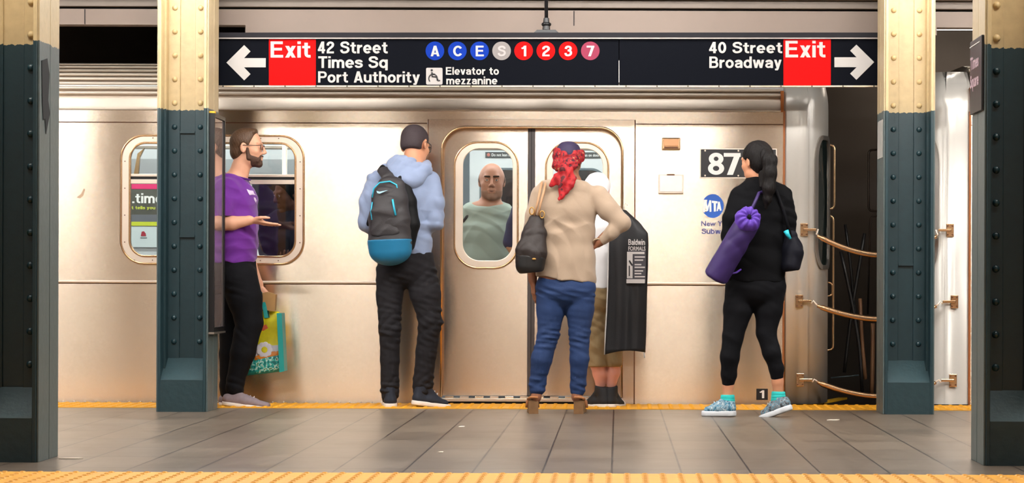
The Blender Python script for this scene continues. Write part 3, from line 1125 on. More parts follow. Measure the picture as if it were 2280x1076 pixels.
def column(xc, y0, side, label, width=.312, depth=.385, slots=()):
    """riveted H column; y0 = front; side = +1 when its right flange is seen, -1 for the left"""
    t = thing('steel_column', label, 'column', (xc, y0 + depth / 2, 0), 'riveted steel columns on the platform')
    hw = width / 2
    yw = y0 + depth / 2
    mb = MB()
    for s in (-1, 1):
        a, b = sorted((xc + s * (hw - .022), xc + s * (hw - .004)))
        mb.box(a, b, y0, y0 + depth, 0, 3.2, .003)
        # angle legs riveted to the web
        a, b = sorted((xc + s * (hw - .022), xc + s * (hw - .036)))
        mb.box(a, b, y0 + .09, y0 + depth - .09, 0, 3.2)
        a, b = sorted((xc + s * (hw - .03), xc + s * .048))
        mb.box(a, b, yw - .022, yw + .022, 0, 3.2, .003)
    mb.box(xc - hw + .03, xc + hw - .03, yw - .008, yw + .008, 0, 3.2)
    mb.build('column_shaft', M_COL, t)
    for s in (-1, 1):
        a, b = sorted((xc + s * (hw - .004), xc + s * (hw + .006)))
        MB().box(a, b, y0 + .012, y0 + depth * .52, 0, 3.2, .002).box(a, b, y0 + depth * .54, y0 + depth - .012, 0, 3.2, .002).build('cover_plate', M_COL2, t)
    pts = [(y0 + .002, 0), (y0 + .002, .201), (yw - .02, .335), (yw - .02, 0)]
    MB().prism(pts, xc - hw + .022, xc + hw - .022, 'x').build('base_block', M_BLOCK, t)
    for z in slots:
        MB().box(xc - .047, xc + .047, yw - .028, yw - .006, z, z + .014).box(xc - .047, xc + .047, yw - .014, yw - .006, z + .014, z + .06).build('batten_plate', M_COL, t)
    for s in (-1, 1):
        for z in RZ:
            o = bpy.data.objects.new('rivet', R_TOP if z > Z_PAINT else R_LOW)
            COL.objects.link(o)
            o.parent = t
            o.location = Vector((xc + s * .082, yw - .023, z)) - t.location
    return t


cx = lambda px, py, d, s: W(px, py, d).x - s * .156
column(cx(460, 600, 14.25, 1), 14.25, 1, 'riveted green and cream steel column left of the man in the purple T-shirt, framed panel on its right side', slots=(1.77, 1.105))
column(cx(1969, 700, 14.25, -1), 14.25, -1, 'riveted green and cream steel column standing in front of the gap between the train cars', slots=(.94,))
column(cx(82, 700, 10.26, 1), 10.26, 1, 'big dark green column cut off by the left edge of the photo')
column(cx(2195, 600, 10.26, -1), 10.26, -1, 'big dark green column cut off by the right edge of the photo, black sign on its flange')

M_BLACK = mat('black_enamel', '#0d0d10', .35, var=.1)
M_WHITE = mat('white_vinyl', '#e9e5df', .5, var=.04)
# framed notice panel on the right flange of the left middle column
xl = cx(460, 600, 14.25, 1) + .162
t = thing('notice_panel', 'black-edged notice panel on the column side by the purple T-shirt', 'panel', (xl, 14.5, .49))
za, zb = W(470, 740, 14.3).z, W(470, 252, 14.3).z
MB().box(xl, xl + .035, 14.285, 14.31, za, zb, .002).box(xl, xl + .035, 14.66, 14.685, za, zb, .002).box(xl, xl + .035, 14.31, 14.66, zb - .025, zb, .002).box(xl, xl + .035, 14.31, 14.66, za, za + .03, .002).build('frame', M_BLACK, t)
MB().box(xl, xl + .026, 14.31, 14.66, za + .03, zb - .025).build('notice', mat('notice_sheet', '#8a7c78', .06, var=.2, scale=5, coat=1.0), t)
MB().box(xl + .001, xl + .037, 14.28, 14.70, za - .012, za).build('ledge', mat('ledge_steel', '#b8b2aa', .3, .9), t)
MB().box(xl + .002, xl + .036, 14.282, 14.33, zb, zb + .012).build('yellow_clip', mat('clip_yellow', '#e2ac17', .5), t)

# sign on the left flange of the near right column
xr = cx(2195, 600, 10.26, -1) - .163
t = thing('station_sign', 'black station name sign on the left side of the cut-off right column', 'sign', (xr, 10.45, 1.5))
za, zb = W(2180, 245, 10.3).z, W(2180, 78, 10.3).z
MB().box(xr - .012, xr, 10.285, 10.62, za, zb, .002).build('plate', M_BLACK, t)
for k, (txt, u0, u1) in enumerate((('Times', 10.36, 10.60), ('Square', 10.36, 10.60))):
    V, Fc = glyphs(txt, .025)
    zt = zb - .075 - .085 * k
    Y = u1 - (V[:, 0] - V[:, 0].min()) / (V[:, 0].max() - V[:, 0].min()) * (u1 - u0)
    Z = zt - .058 + V[:, 1] / .73 * .058
    X = xr - .012 - (V[:, 2] > 0) * .002
    obj('lettering', np.stack([X, Y, Z], 1), Fc, mat('sign_pink', '#b79aa5', .5), t)
MB().box(xr - .0145, xr - .012, 10.33, 10.62, zb - .028, zb - .024).build('white_line', M_WHITE, t)
# torn sheets glued on the flanges
xq = cx(1969, 700, 14.25, -1) - .163
zq0, zq1 = W(1958, 352, 14.4).z, W(1958, 268, 14.4).z
tag(MB().box(xq - .002, xq, 14.30, 14.58, zq0, zq1).build('paper_notice', mat('old_paper', '#a8a7a2', .6, var=.3, scale=14)), 'small grey paper notice glued to the side of the column by the train gap', 'notice')
M_TAR = mat('torn_black', '#0c0d0f', .95, var=.5, scale=30)
xk = cx(82, 700, 10.26, 1) + .163
pts = [(10.30, 1.83), (10.40, 1.85), (10.44, 1.78), (10.42, 1.66), (10.45, 1.60), (10.38, 1.50), (10.36, 1.57), (10.33, 1.56), (10.31, 1.66)]
tag(MB().prism(pts, xk, xk + .002, 'x').build('torn_sticker', M_TAR), 'torn black sticker remains high on the side of the cut-off left column', 'sticker')

# scraps on the floor
M_SCRAP = mat('scrap_white', '#e6dccb', .7)
for px, py, w_, dd, lab in ((1028, 953, .017, .03, 'tiny white scrap on the tiles below the hoodie wearer'), (982, 1010, .012, .02, 'second white speck on the tiles, nearer to the front yellow strip'),
                            (158, 1027, .055, .012, 'flat white strip of paper on the floor beside the left cut-off column'), (1855, 935, .04, .02, 'flat pale strip of paper on the floor by the right middle column')):
    d = EYE * F / (py - 628 - .5)
    q = W(px, py, d)
    tag(MB().add([(q.x - w_, d - dd, .001), (q.x + w_ * .6, d - dd * .7, .001), (q.x + w_, d + dd * .5, .001), (q.x - w_ * .5, d + dd, .001),
                  (q.x - w_, d - dd, .004), (q.x + w_ * .6, d - dd * .7, .004), (q.x + w_, d + dd * .5, .005), (q.x - w_ * .5, d + dd, .004)],
                 [(3, 2, 1, 0), (4, 5, 6, 7), (0, 1, 5, 4), (1, 2, 6, 5), (2, 3, 7, 6), (3, 0, 4, 7)]).build('paper_scrap', M_SCRAP), lab, 'litter')

# ------------------------------------------------------------------ the overhead sign
DS = 14.72
SW = lambda x, y: W(1220, 138, DS) + Vector(((x - 1220) * DS / F, 0, -(y - 138) * DS / F))
sx0, sx1 = SW(474, 140).x, SW(1966, 140).x
# work in sign pixels: the sign is level, so use the middle of the frame for heights
MIDX = 1220
szz = lambda px, py: SW(px, py).z
t = thing('exit_sign', 'long black overhead exit sign with red Exit panels and white arrows, between the middle columns', 'sign', ((sx0 + sx1) / 2, DS, szz(MIDX, 190)))
t.rotation_euler.y = -ROLL     # the sign hangs dead level in the picture
zb, ztp, zh = szz(MIDX, 190.5), szz(MIDX, 86), szz(MIDX, 73)
M_SIGN = mat('sign_black', (.0018, .0024, .005), .65, var=.1, spec=.06)
M_SIGN2 = mat('sign_housing', (.009, .0075, .011), .6, spec=.2)
M_RED = mat('sign_red', (.52, .0012, .0012), .6, var=.04, spec=.08)
M_LET = mat('sign_white', '#b3aeaa', .6, var=.03)
xj = SW(1378.5, 140).x
MB().box(sx0, xj - .002, DS, DS + .03, zb, ztp, .002).build('panel', M_SIGN, t)
MB().box(xj + .002, sx1, DS, DS + .03, zb, ztp, .002).build('panel', M_SIGN, t)
MB().box(sx0, sx1, DS - .02, DS + .035, ztp, zh, .004).build('housing', M_SIGN2, t)
MB().box(sx0, sx1, DS - .024, DS - .004, ztp - .004, ztp + .004).build('edge_strip', mat('edge_alu', '#8d8680', .4, .3), t)
MB().box(sx0, sx1, DS - .002, DS + .035, zb - .010, zb, .001).build('lower_rail', mat('rail_alu', '#c9b8a3', .35, .8), t)
for px in range(497, 1960, 69):
    q = SW(px, 191)
    MB().box(q.x - .004, q.x + .004, DS - .006, DS + .002, zb - .009, zb - .001).build('rail_clip', M_BLACK, t)
MB().box(xj - .002, xj + .002, DS + .001, DS + .02, zb + .02, szz(MIDX, 135)).build('joint_strip', mat('joint_alu', '#c9c0ba', .4, .5), t)
yf = DS - .004


def sign_box(x0, x1, y0, y1, name, material, th=.004):
    a, b = SW(x0, (y0 + y1) / 2), SW(x1, (y0 + y1) / 2)
    return MB().box(a.x, b.x, DS - th, DS + .001, SW((x0 + x1) / 2, y1).z, SW((x0 + x1) / 2, y0).z).build(name, material, t)


sign_box(599, 703.5, 87, 190, 'red_panel', M_RED)
sign_box(1744.5, 1850, 87, 190.5, 'red_panel', M_RED)


def sign_poly(pts, name, material, yy, th=.003):
    P = [SW(*p) for p in pts]
    return MB().prism([(p.x, p.z) for p in P], yy - th, yy + .001).build(name, material, t)


sign_poly([(504.5, 139.5), (544, 100.5), (558, 114.5), (543.5, 129.6), (592, 129.6), (592, 150), (543.5, 150), (558, 165), (544, 179)], 'arrow', M_LET, DS)
sign_poly([(1946.5, 138.5), (1907, 99.5), (1893, 113), (1907.5, 127.7), (1858, 127.7), (1858, 149.7), (1907.5, 149.7), (1893, 164), (1907, 177.8)], 'arrow', M_LET, DS)


def sign_text(txt, x0, x1, yt, yb, yy=None, material=M_LET, bold=.03, xh=False, name='lettering', parent=None):
    mx = (x0 + x1) / 2
    return lettering(txt, SW(x0, yb).x, SW(x1, yb).x, SW(mx, yt).z, SW(mx, yb).z, DS if yy is None else yy, material, parent or t, bold, xheight=xh, name=name)


sign_text('Exit', 603, 692, 92.5, 128.5, DS - .004)
sign_text('42 Street', 708, 863.5, 92.5, 119)
sign_text('Times Sq', 709, 863.5, 125.5, 151.5)
sign_text('Port Authority', 708.5, 935, 159, 184)
sign_text('40 Street', 1579, 1742, 93.5, 118.5)
sign_text('Broadway', 1579.5, 1740.5, 126, 151.5)
sign_text('Exit', 1749, 1838, 91, 128, DS - .004)
sign_text('Elevator to', 993, 1111, 149.5, 166.5, bold=.022)
sign_text('mezzanine', 994, 1107.5, 175.5, 188, bold=.022, xh=True)
M_BLUE = mat('bullet_blue', (.003, .028, .27), .6, var=.04, spec=.08)
M_GREY = mat('bullet_grey', '#7b7471', .6, var=.04)
M_ROSE = mat('bullet_rose', '#863449', .6, var=.04, spec=.08)
for ch, px, m_, w_ in (('A', 968.5, M_BLUE, 19.5), ('C', 1018.5, M_BLUE, 19.5), ('E', 1068, M_BLUE, 18), ('S', 1117, M_GREY, 18), ('1', 1166, M_RED, 11), ('2', 1215.5, M_RED, 17), ('3', 1265, M_RED, 17), ('7', 1314.5, M_ROSE, 17)):
    disc = sign_poly([(px + 20.7 * math.cos(6.2832 * k / 40), 113.3 + 20.7 * math.sin(6.2832 * k / 40)) for k in range(40)], 'line_bullet', m_, DS, .002)
    sign_text(ch, px - w_ / 2 + .5, px + w_ / 2 + .5, 102, 125.5, DS - .002, mat('letter_grey', '#9d9794', .5) if ch == 'S' else M_LET, .03, name='letter', parent=disc)
# wheelchair pictogram
ic = sign_poly([(x, y) for x, y in rrect(949, 985.5, 151, 188.5, 3, 4)], 'wheelchair_icon', mat('icon_white', '#a9a39f', .6), DS, .002)
wm = MB()
wp = lambda x, y: SW(x, y) + Vector((0, -.004, 0))
wm.ball(wp(961.5, 156.5), .0075, 1, .4, 1)
wm.tube([wp(962, 161), wp(962.5, 171), wp(972, 171.5), wp(976.5, 180.5), wp(980, 179)], .0052, 8)
wm.tube([wp(962, 165), wp(969, 165.5)], .004, 8)
wm.tube([wp(964.5 + 9.5 * math.cos(a), 175 + 9.5 * math.sin(a)) for a in [math.radians(d_) for d_ in range(-150 - 75, 30 + 1 - 0, 12)][::-1]], .0038, 8)
wm.build('pictogram', M_BLACK, ic)
# hanger of the sign
hx = SW(1216.5, 40).x
MB().tube([(hx, DS + .01, zh), (hx, DS + .01, 3.2)], .012, 10).build('hanger_rod', M_BLACK, t, True)
hb = MB()
zc = lambda y: SW(1216, y).z
hb.tube([(hx, DS + .01, zc(66)), (hx, DS + .01, zc(40))], [.026, .018], 12)
hb.ball((hx, DS + .01, zc(54)), .03, 1.1, 1, .6)
hb.prism([(hx - .085, zh - .004), (hx + .085, zh - .004), (hx + .06, zh + .018), (hx - .06, zh + .018)], DS - .015, DS + .03)
hb.build('hanger_bracket', M_BLACK, t)


# ------------------------------------------------------------------ the train
Y0 = D_TRAIN
TX = lambda px: (px - PX) * Y0 / F            # level car, mapped without the roll around the door
_ref = W(1000, 600, Y0)
TX = lambda px: _ref.x + (px - 1000) * Y0 / F


def TZ(py, px=1000):
    return W(px, py, Y0).z


STEEL = steel_mat('brushed_steel')
STEEL_D = steel_mat('door_steel', (0.72, 0.60, 0.49))
STEEL_RIB = mat('rib_steel', '#ded0c0', .3, .35, var=.08)
BRASSY = mat('warm_steel', '#d8b48c', .22, .95, var=.06)
FRAME_ST = mat('window_frame_steel', '#f2e2d0', .3, .4, var=.05)
SEAM = mat('seam_brown', '#6b4226', .6, .3)
SEAL = mat('rubber_seal', '#4a4240', .55)
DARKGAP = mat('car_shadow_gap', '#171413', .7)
GLASS = glass_mat('car_glass', (.92, .955, .95), .04)
GLASS_D = glass_mat('car_glass_tinted', (.55, .55, .60), .08)
M_INT = mat('car_interior_panel', '#c9cccc', .5, var=.04)
M_INT2 = mat('car_interior_grey', '#59666b', .5)
M_SEATB = mat('car_seat', '#6e7c8c', .5)
M_FLOORI = mat('car_floor', '#3d3f44', .5)

XL, XE = TX(-260), TX(1744)
car = thing('subway_car', 'long stainless steel subway car with the closed double doors, numbered 87', 'subway car', (TX(1180), Y0 + 1.3, -1.0))
z_low, z_belt, z_up, z_top = TZ(906), TZ(631), TZ(275, 1000), TZ(247.5)
# openings
wl = dict(x0=TX(267), x1=TX(678), z0=TZ(590, 470), z1=TZ(300, 470))
dr = dict(x0=TX(953), x1=TX(1413), z1=TZ(266))          # raised portal around the doors
op = dict(x0=TX(982), x1=TX(1386), z1=TZ(282))
z_sill = TZ(884)
g = .0035
plate('side_panel', [(XL, z_belt + .012), (dr['x0'] - g, z_belt + .012), (dr['x0'] - g, z_up - g), (XL, z_up - g)],
      [rrect(wl['x0'] + .01, wl['x1'] - .01, wl['z0'] + .01, wl['z1'] - .01, .16)], Y0, .02, STEEL, car)
plate('side_panel', [(dr['x1'] + g, z_belt + .012), (XE, z_belt + .012), (XE, z_up - g), (dr['x1'] + g, z_up - g)], [], Y0, .02, STEEL, car)
plate('lower_panel', [(XL, z_low), (dr['x0'] - g, z_low), (dr['x0'] - g, z_belt - .012), (XL, z_belt - .012)], [], Y0, .02, STEEL, car)
plate('lower_panel', [(dr['x1'] + g, z_low), (XE, z_low), (XE, z_belt - .012), (dr['x1'] + g, z_belt - .012)], [], Y0, .02, STEEL, car)
plate('letter_board', [(XL, z_up + g), (XE, z_up + g), (XE, z_top), (XL, z_top)], [], Y0, .02, STEEL, car)
MB().box(XL, dr['x0'] - .01, Y0 + .012, Y0 + .03, z_low, wl['z0'] - .02).box(dr['x1'] + .01, XE, Y0 + .012, Y0 + .03, z_low, z_top).box(XL, wl['x0'] - .02, Y0 + .012, Y0 + .03, wl['z0'] - .02, z_top).box(wl['x1'] + .02, dr['x0'] - .01, Y0 + .012, Y0 + .03, wl['z0'] - .02, z_top).box(wl['x0'] - .02, wl['x1'] + .02, Y0 + .012, Y0 + .03, wl['z1'] + .02, z_top).build('inner_wall', SEAM, car)


def moulding(x0, x1):
    zc_ = z_belt
    pts = [(Y0 + .01, zc_ + .012), (Y0 - .006, zc_ + .011), (Y0 - .010, zc_ + .005), (Y0 - .008, zc_ - .002), (Y0 - .001, zc_ - .006), (Y0 + .01, zc_ - .007)]
    return MB().prism(pts, x0, x1, 'x')


moulding(XL, dr['x0'] - .004).build('belt_moulding', FRAME_ST, car)
moulding(dr['x1'] + .004, XE).build('belt_moulding', FRAME_ST, car)
# bolts along the foot of the lower panel
for i in range(46):
    x = XL + .1 + i * .075
    if x < dr['x0'] - .05:
        MB().ball((x, Y0 - .001, TZ(897)), .005, 1, .5, 1, 6, 4).build('panel_rivet', FRAME_ST, car)

# roof with its ribs: profile in (y, z)
prof = [(Y0 + .02, z_top)]
prof += [(Y0 - .012, z_top + .002), (Y0 - .014, z_top + .010), (Y0 + .004, z_top + .012)]
zz = lambda py: TZ(py - 3.0, 200)
prof += [(Y0 + .008, zz(240)), (Y0 + .022, zz(222)), (Y0 + .055, zz(221)), (Y0 + .062, zz(214))]
ribs = [(212, 203), (201, 192), (190, 181), (179, 170.5), (168, 160), (157.5, 150), (147.5, 141), (139, 134.5)]
yb = Y0 + .03
for k, (a, b) in enumerate(ribs):
    y_ = Y0 + .02 + .0045 * k * k + .006 * k
    m1, m2 = a + (b - a) * .2, a + (b - a) * .8
    b += .22 * (a - b)
    m1, m2 = a + (b - a) * .2, a + (b - a) * .8
    prof += [(y_ + .045, zz(a + .5))]
    for q in range(9):
        u_ = -1 + q / 4
        prof += [(y_ + .013 * (1 - math.sqrt(max(0, 1 - .98 * u_ * u_))), zz(a + (b - a) * q / 8))]
    prof += [(y_ + .047, zz(b - .4))]
prof += [(Y0 + .5, zz(128)), (Y0 + 1.3, zz(120)), (Y0 + 2.6, zz(170)), (Y0 + 2.6, z_top + .20), (Y0 + .10, z_top + .20), (Y0 + .05, z_top)]
MB().prism(prof, XL, TX(1737), 'x').build('ribbed_roof', STEEL_RIB, car)
MB().box(TX(1737), TX(1744), Y0 - .004, Y0 + 2.4, z_top, zz(200), .002).build('end_strip', mat('end_strip_rust', '#a9622c', .5, .4), car)
MB().box(TX(1742.5), TX(1747), Y0 - .006, Y0 + .03, z_low, z_top + .01, .001).build('end_strip', mat('end_seam', '#9a5c30', .5, .4), car)


def ring(name, x0, x1, z0, z1, r, w, y, th, material, parent, bevel=.004):
    return plate(name, rrect(x0, x1, z0, z1, r, 12), [rrect(x0 + w, x1 - w, z0 + w, z1 - w, max(r - w, .01), 12)], y, th, material, parent, bevel)


def window_unit(name, x0, x1, z0, z1, r, gx0, gx1, gz0, gz1, gr, y, split=None, glass=GLASS):
    """outer lip, wide flat frame, inner lip and the pane"""
    fr = plate(name, rrect(x0, x1, z0, z1, r, 14), [rrect(x0 + .014, x1 - .014, z0 + .014, z1 - .014, r - .014, 14)], y - .012, .03, BRASSY, car, .005)
    plate('inner_ring', rrect(x0 + .012, x1 - .012, z0 + .012, z1 - .012, r - .012, 14), [rrect(gx0 - .012, gx1 + .012, gz0 - .012, gz1 + .012, gr + .012, 14)], y - .006, .024, FRAME_ST, fr, .003)
    plate('glass_bead', rrect(gx0 - .014, gx1 + .014, gz0 - .014, gz1 + .014, gr + .014, 14), [rrect(gx0, gx1, gz0, gz1, gr, 14)], y - .011, .03, BRASSY, fr, .004)
    return fr


w1 = window_unit('window_frame', wl['x0'], wl['x1'], wl['z0'], wl['z1'], .165, TX(291), TX(655), TZ(569, 470), TZ(321, 470), .10, Y0)
zs0, zs1 = TZ(410, 470), TZ(388, 470)
plate('pane', rrect(TX(290), TX(656), zs1, TZ(320, 470), .10, 12, 0), [], Y0 + .018, .006, GLASS, w1)
plate('pane', rrect(TX(290), TX(575), TZ(570, 470), zs0, 0, 12, .10), [], Y0 + .014, .006, GLASS, w1)
plate('pane', rrect(TX(575), TX(656), TZ(570, 470), zs0, 0, 12, .10), [], Y0 + .0145, .005, GLASS_D, w1)
MB().box(TX(289), TX(657), Y0 - .002, Y0 + .02, TZ(394, 470), zs1, .003).build('mullion', FRAME_ST, w1)
MB().box(TX(289), TX(657), Y0 - .004, Y0 + .02, zs0, TZ(400, 470), .003).build('mullion', FRAME_ST, w1)
MB().box(TX(289), TX(657), Y0 + .006, Y0 + .016, TZ(400, 470), TZ(394, 470)).build('mullion_gap', DARKGAP, w1)
MB().prism([(TX(295), zs1), (TX(305), zs1), (TX(308), TZ(350, 470)), (TX(318), TZ(330, 470)), (TX(303), TZ(342, 470))], Y0 + .03, Y0 + .06).build('window_latch', BRASSY, w1)
for px in (300, 340, 520, 580, 620):
    for py in (308, 580):
        q = (TX(px), Y0 - .009, TZ(py, 470))
        MB().ball(q, .004, 1, .6, 1, 8, 5).build('screw', SEAM, w1)
for py in (360, 420, 480, 540):
    for px in (278, 668):
        MB().ball((TX(px), Y0 - .009, TZ(py, 470)), .004, 1, .6, 1, 8, 5).build('screw', SEAM, w1)

# door portal and leaves
plate('door_portal', [(dr['x0'], z_low), (op['x0'], z_low), (op['x0'], op['z1'] - .165)] +
      [(op['x0'] + .165 - .165 * math.cos(math.radians(a)), op['z1'] - .165 + .165 * math.sin(math.radians(a))) for a in range(8, 90, 8)] +
      [(op['x0'] + .165, op['z1']), (op['x1'] - .165, op['z1'])] +
      [(op['x1'] - .165 + .165 * math.sin(math.radians(a)), op['z1'] - .165 + .165 * math.cos(math.radians(a))) for a in range(8, 90, 8)] +
      [(op['x1'], op['z1'] - .165), (op['x1'], z_low), (dr['x1'], z_low), (dr['x1'], dr['z1']), (dr['x0'], dr['z1'])],
      [], Y0 - .010, .03, STEEL_D, car, .002)
# rounded lip of the opening
lip = []
pp = [(op['x0'] + .004, z_sill)]
pp += [(op['x0'] + .004 + .161 - .161 * math.cos(math.radians(a)), op['z1'] - .165 + .161 * math.sin(math.radians(a))) for a in range(0, 91, 9)]
pp += [(op['x1'] - .004 - .161 + .161 * math.sin(math.radians(a)), op['z1'] - .165 + .161 * math.cos(math.radians(a))) for a in range(0, 91, 9)]
pp += [(op['x1'] - .004, z_sill)]
MB().tube([(x, Y0 - .010, z) for x, z in pp], .009, 8).build('portal_lip', BRASSY, car, True)
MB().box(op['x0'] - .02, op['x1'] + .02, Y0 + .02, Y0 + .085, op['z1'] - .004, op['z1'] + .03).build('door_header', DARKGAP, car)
MB().box(dr['x1'] - .004, dr['x1'] + .004, Y0 - .012, Y0 + .01, z_low, dr['z1']).build('portal_edge', SEAM, car)
MB().box(dr['x0'] - .004, dr['x0'] + .002, Y0 - .011, Y0 + .01, z_low, dr['z1']).build('portal_edge', SEAM, car)
YD = Y0 + .048
xm0, xm1 = TX(1174), TX(1190)


def door_leaf(x0, x1, gx0, gx1, fx0, fx1):
    gz0, gz1, fz0, fz1 = TZ(580, 1100), TZ(330, 1100), TZ(599, 1100), TZ(314, 1100)
    lf = plate('door_leaf', [(x0, z_sill + .006), (x1, z_sill + .006), (x1, op['z1'] + .01), (x0, op['z1'] + .01)],
               [rrect(fx0 + .02, fx1 - .02, fz0 + .02, fz1 - .02, .15, 12)], YD, .03, STEEL_D, car, .001)
    a = plate('window_frame', rrect(fx0, fx1, fz0, fz1, .17, 14), [rrect(fx0 + .013, fx1 - .013, fz0 + .013, fz1 - .013, .157, 14)], YD - .012, .03, BRASSY, lf, .005)
    plate('inner_ring', rrect(fx0 + .011, fx1 - .011, fz0 + .011, fz1 - .011, .16, 14), [rrect(gx0, gx1, gz0, gz1, .115, 14)], YD - .006, .03, FRAME_ST, lf, .004)
    plate('pane', rrect(gx0 - .01, gx1 + .01, gz0 - .01, gz1 + .01, .115, 14), [], YD + .010, .006, GLASS, lf)
    return lf


door_leaf(op['x0'] - .02, xm0, TX(1029), TX(1140), TX(1008), TX(1154))
door_leaf(xm1, op['x1'] + .02, TX(1230), TX(1341), TX(1212), TX(1356))
MB().box(xm0, xm1, YD - .004, YD + .03, z_sill + .006, op['z1'] + .01, .003).build('door_seal', SEAL, car)
MB().box(TX(1181.3), TX(1182.7), YD - .006, YD, z_sill + .006, op['z1'] + .01).build('door_seal', DARKGAP, car)
sill = car
MB().box(op['x0'] - .01, op['x1'] + .01, Y0 - .035, Y0 + .09, TZ(894), TZ(887), .002).build('door_sill', mat('sill_alu', '#e2d6c8', .35, .8), car)
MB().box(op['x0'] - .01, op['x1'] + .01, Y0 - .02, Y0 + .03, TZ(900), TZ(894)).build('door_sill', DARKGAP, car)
for i in range(12):
    x = op['x0'] + .03 + i * .102
    MB().box(x, x + .058, Y0 - .012, Y0 + .012, TZ(887), TZ(882.5), .001).build('sill_cleat', mat('cleat', '#dccfbf', .35, .8) if i % 2 else STEEL, car)

# fittings on the right hand panel
fx = MB().box(TX(1472.5), TX(1514), Y0 - .022, Y0 + .004, TZ(334, 1490), TZ(307, 1490), .008).build('signal_lamp', BRASSY, car)
MB().box(TX(1477), TX(1509.5), Y0 - .030, Y0 - .016, TZ(326, 1490), TZ(310, 1490), .004).build('lamp_lens', mat('lamp_amber', '#e8a878', .25, coat=.6), fx)
MB().box(TX(1478), TX(1509), Y0 - .0285, Y0 - .016, TZ(331, 1490), TZ(327.5, 1490)).build('lamp_slot', SEAM, fx)
bx = MB().box(TX(1465), TX(1521), Y0 - .020, Y0 + .004, TZ(431, 1490), TZ(389, 1490), .003).build('access_box', FRAME_ST, car)
MB().box(TX(1468), TX(1518), Y0 - .023, Y0 - .018, TZ(427, 1490), TZ(391, 1490), .002).build('box_cover', mat('box_white', '#e8e6e4', .4, .3), bx)
MB().box(TX(1484), TX(1501), Y0 - .026, Y0 - .02, TZ(391, 1490), TZ(388, 1490)).build('box_latch', SEAM, bx)
np_ = MB().box(TX(1559.5), TX(1726.5), Y0 - .006, Y0 + .002, TZ(395, 1640), TZ(333, 1640), .001).build('number_plate', mat('plate_black', '#1c191b', .45), car)
MB().box(TX(1557), TX(1729), Y0 - .004, Y0 + .002, TZ(397.5, 1640), TZ(331, 1640)).build('plate_edge', FRAME_ST, np_)
lettering('8', TX(1575.5), TX(1611.5), TZ(340.5, 1600), TZ(389.5, 1600), Y0 - .006, M_WHITE, np_, .05, .003, name='number')
lettering('7', TX(1610.5), TX(1648), TZ(341, 1600), TZ(389.5, 1600), Y0 - .006, M_WHITE, np_, .05, .003, name='number')
for px, py in ((1569, 336), (1643, 336), (1717, 336), (1569, 391.5), (1643, 391.5), (1717, 391.5)):
    MB().ball((TX(px), Y0 - .007, TZ(py, 1640)), .006, 1, .5, 1, 8, 5).build('plate_screw', FRAME_ST, np_)
# round blue transit emblem
M_EMB = mat('emblem_blue', '#2258ae', .45, var=.03)
M_NAVY = mat('vinyl_navy', '#3c3f7c', .5)
em = MB().prism([(TX(1586.5 + 24.3 * math.cos(a)), TZ(459 + 26.5 * math.sin(a), 1586)) for a in [6.2832 * k / 48 for k in range(48)]], Y0 - .0015, Y0).build('emblem_disc', M_EMB, car)
MB().prism([(TX(1560), TZ(445, 1586)), (TX(1574), TZ(445, 1586)), (TX(1573), TZ(472, 1586)), (TX(1560), TZ(472, 1586))], Y0 - .0022, Y0 - .0004).build('emblem_cut', STEEL, em)


def emblem_letter(pts):
    MB().prism([(TX(x), TZ(y, 1586)) for x, y in pts], Y0 - .003, Y0 - .001).build('letter', M_WHITE, em)


emblem_letter([(1564, 473), (1566, 445), (1571, 445), (1575, 460), (1579, 446), (1583, 446.5), (1583.5, 471.5), (1579.5, 472), (1579, 457), (1576, 470), (1573, 470), (1570, 458), (1569, 473)])
emblem_letter([(1584.5, 447), (1597, 448.5), (1597, 453), (1593.5, 453), (1593.5, 471), (1589, 471.5), (1588.5, 452.5), (1584.5, 452)])
emblem_letter([(1595, 470.5), (1598.5, 449), (1602, 449.5), (1606, 469), (1602.3, 469.5), (1601.7, 465.5), (1598.6, 466), (1598, 470)])
lettering('New York City', TX(1561), TX(1666), TZ(492.5, 1600), TZ(503.5, 1600), Y0 - .0005, M_NAVY, car, .01, .001)
lettering('Subway', TX(1562), TX(1623), TZ(509.5, 1600), TZ(521, 1600), Y0 - .0005, M_NAVY, car, .01, .001)
pl1 = MB().box(TX(1685), TX(1710.5), Y0 - .003, Y0 + .001, TZ(891, 1697), TZ(866, 1697)).build('end_marker', mat('marker_black', '#141013', .5), car)
lettering('1', TX(1692), TX(1702.5), TZ(869.5, 1697), TZ(887, 1697), Y0 - .003, M_WHITE, pl1, .04, .002, name='number')
# scratch marks
MB().prism([(TX(170), TZ(440, 200)), (TX(180), TZ(432, 200)), (TX(186), TZ(420, 200)), (TX(189), TZ(422, 200)), (TX(185), TZ(436, 200)), (TX(178), TZ(442, 200))], Y0 - .0004, Y0).build('scuff', mat('scuff_brown', '#c2a184', .6), car)

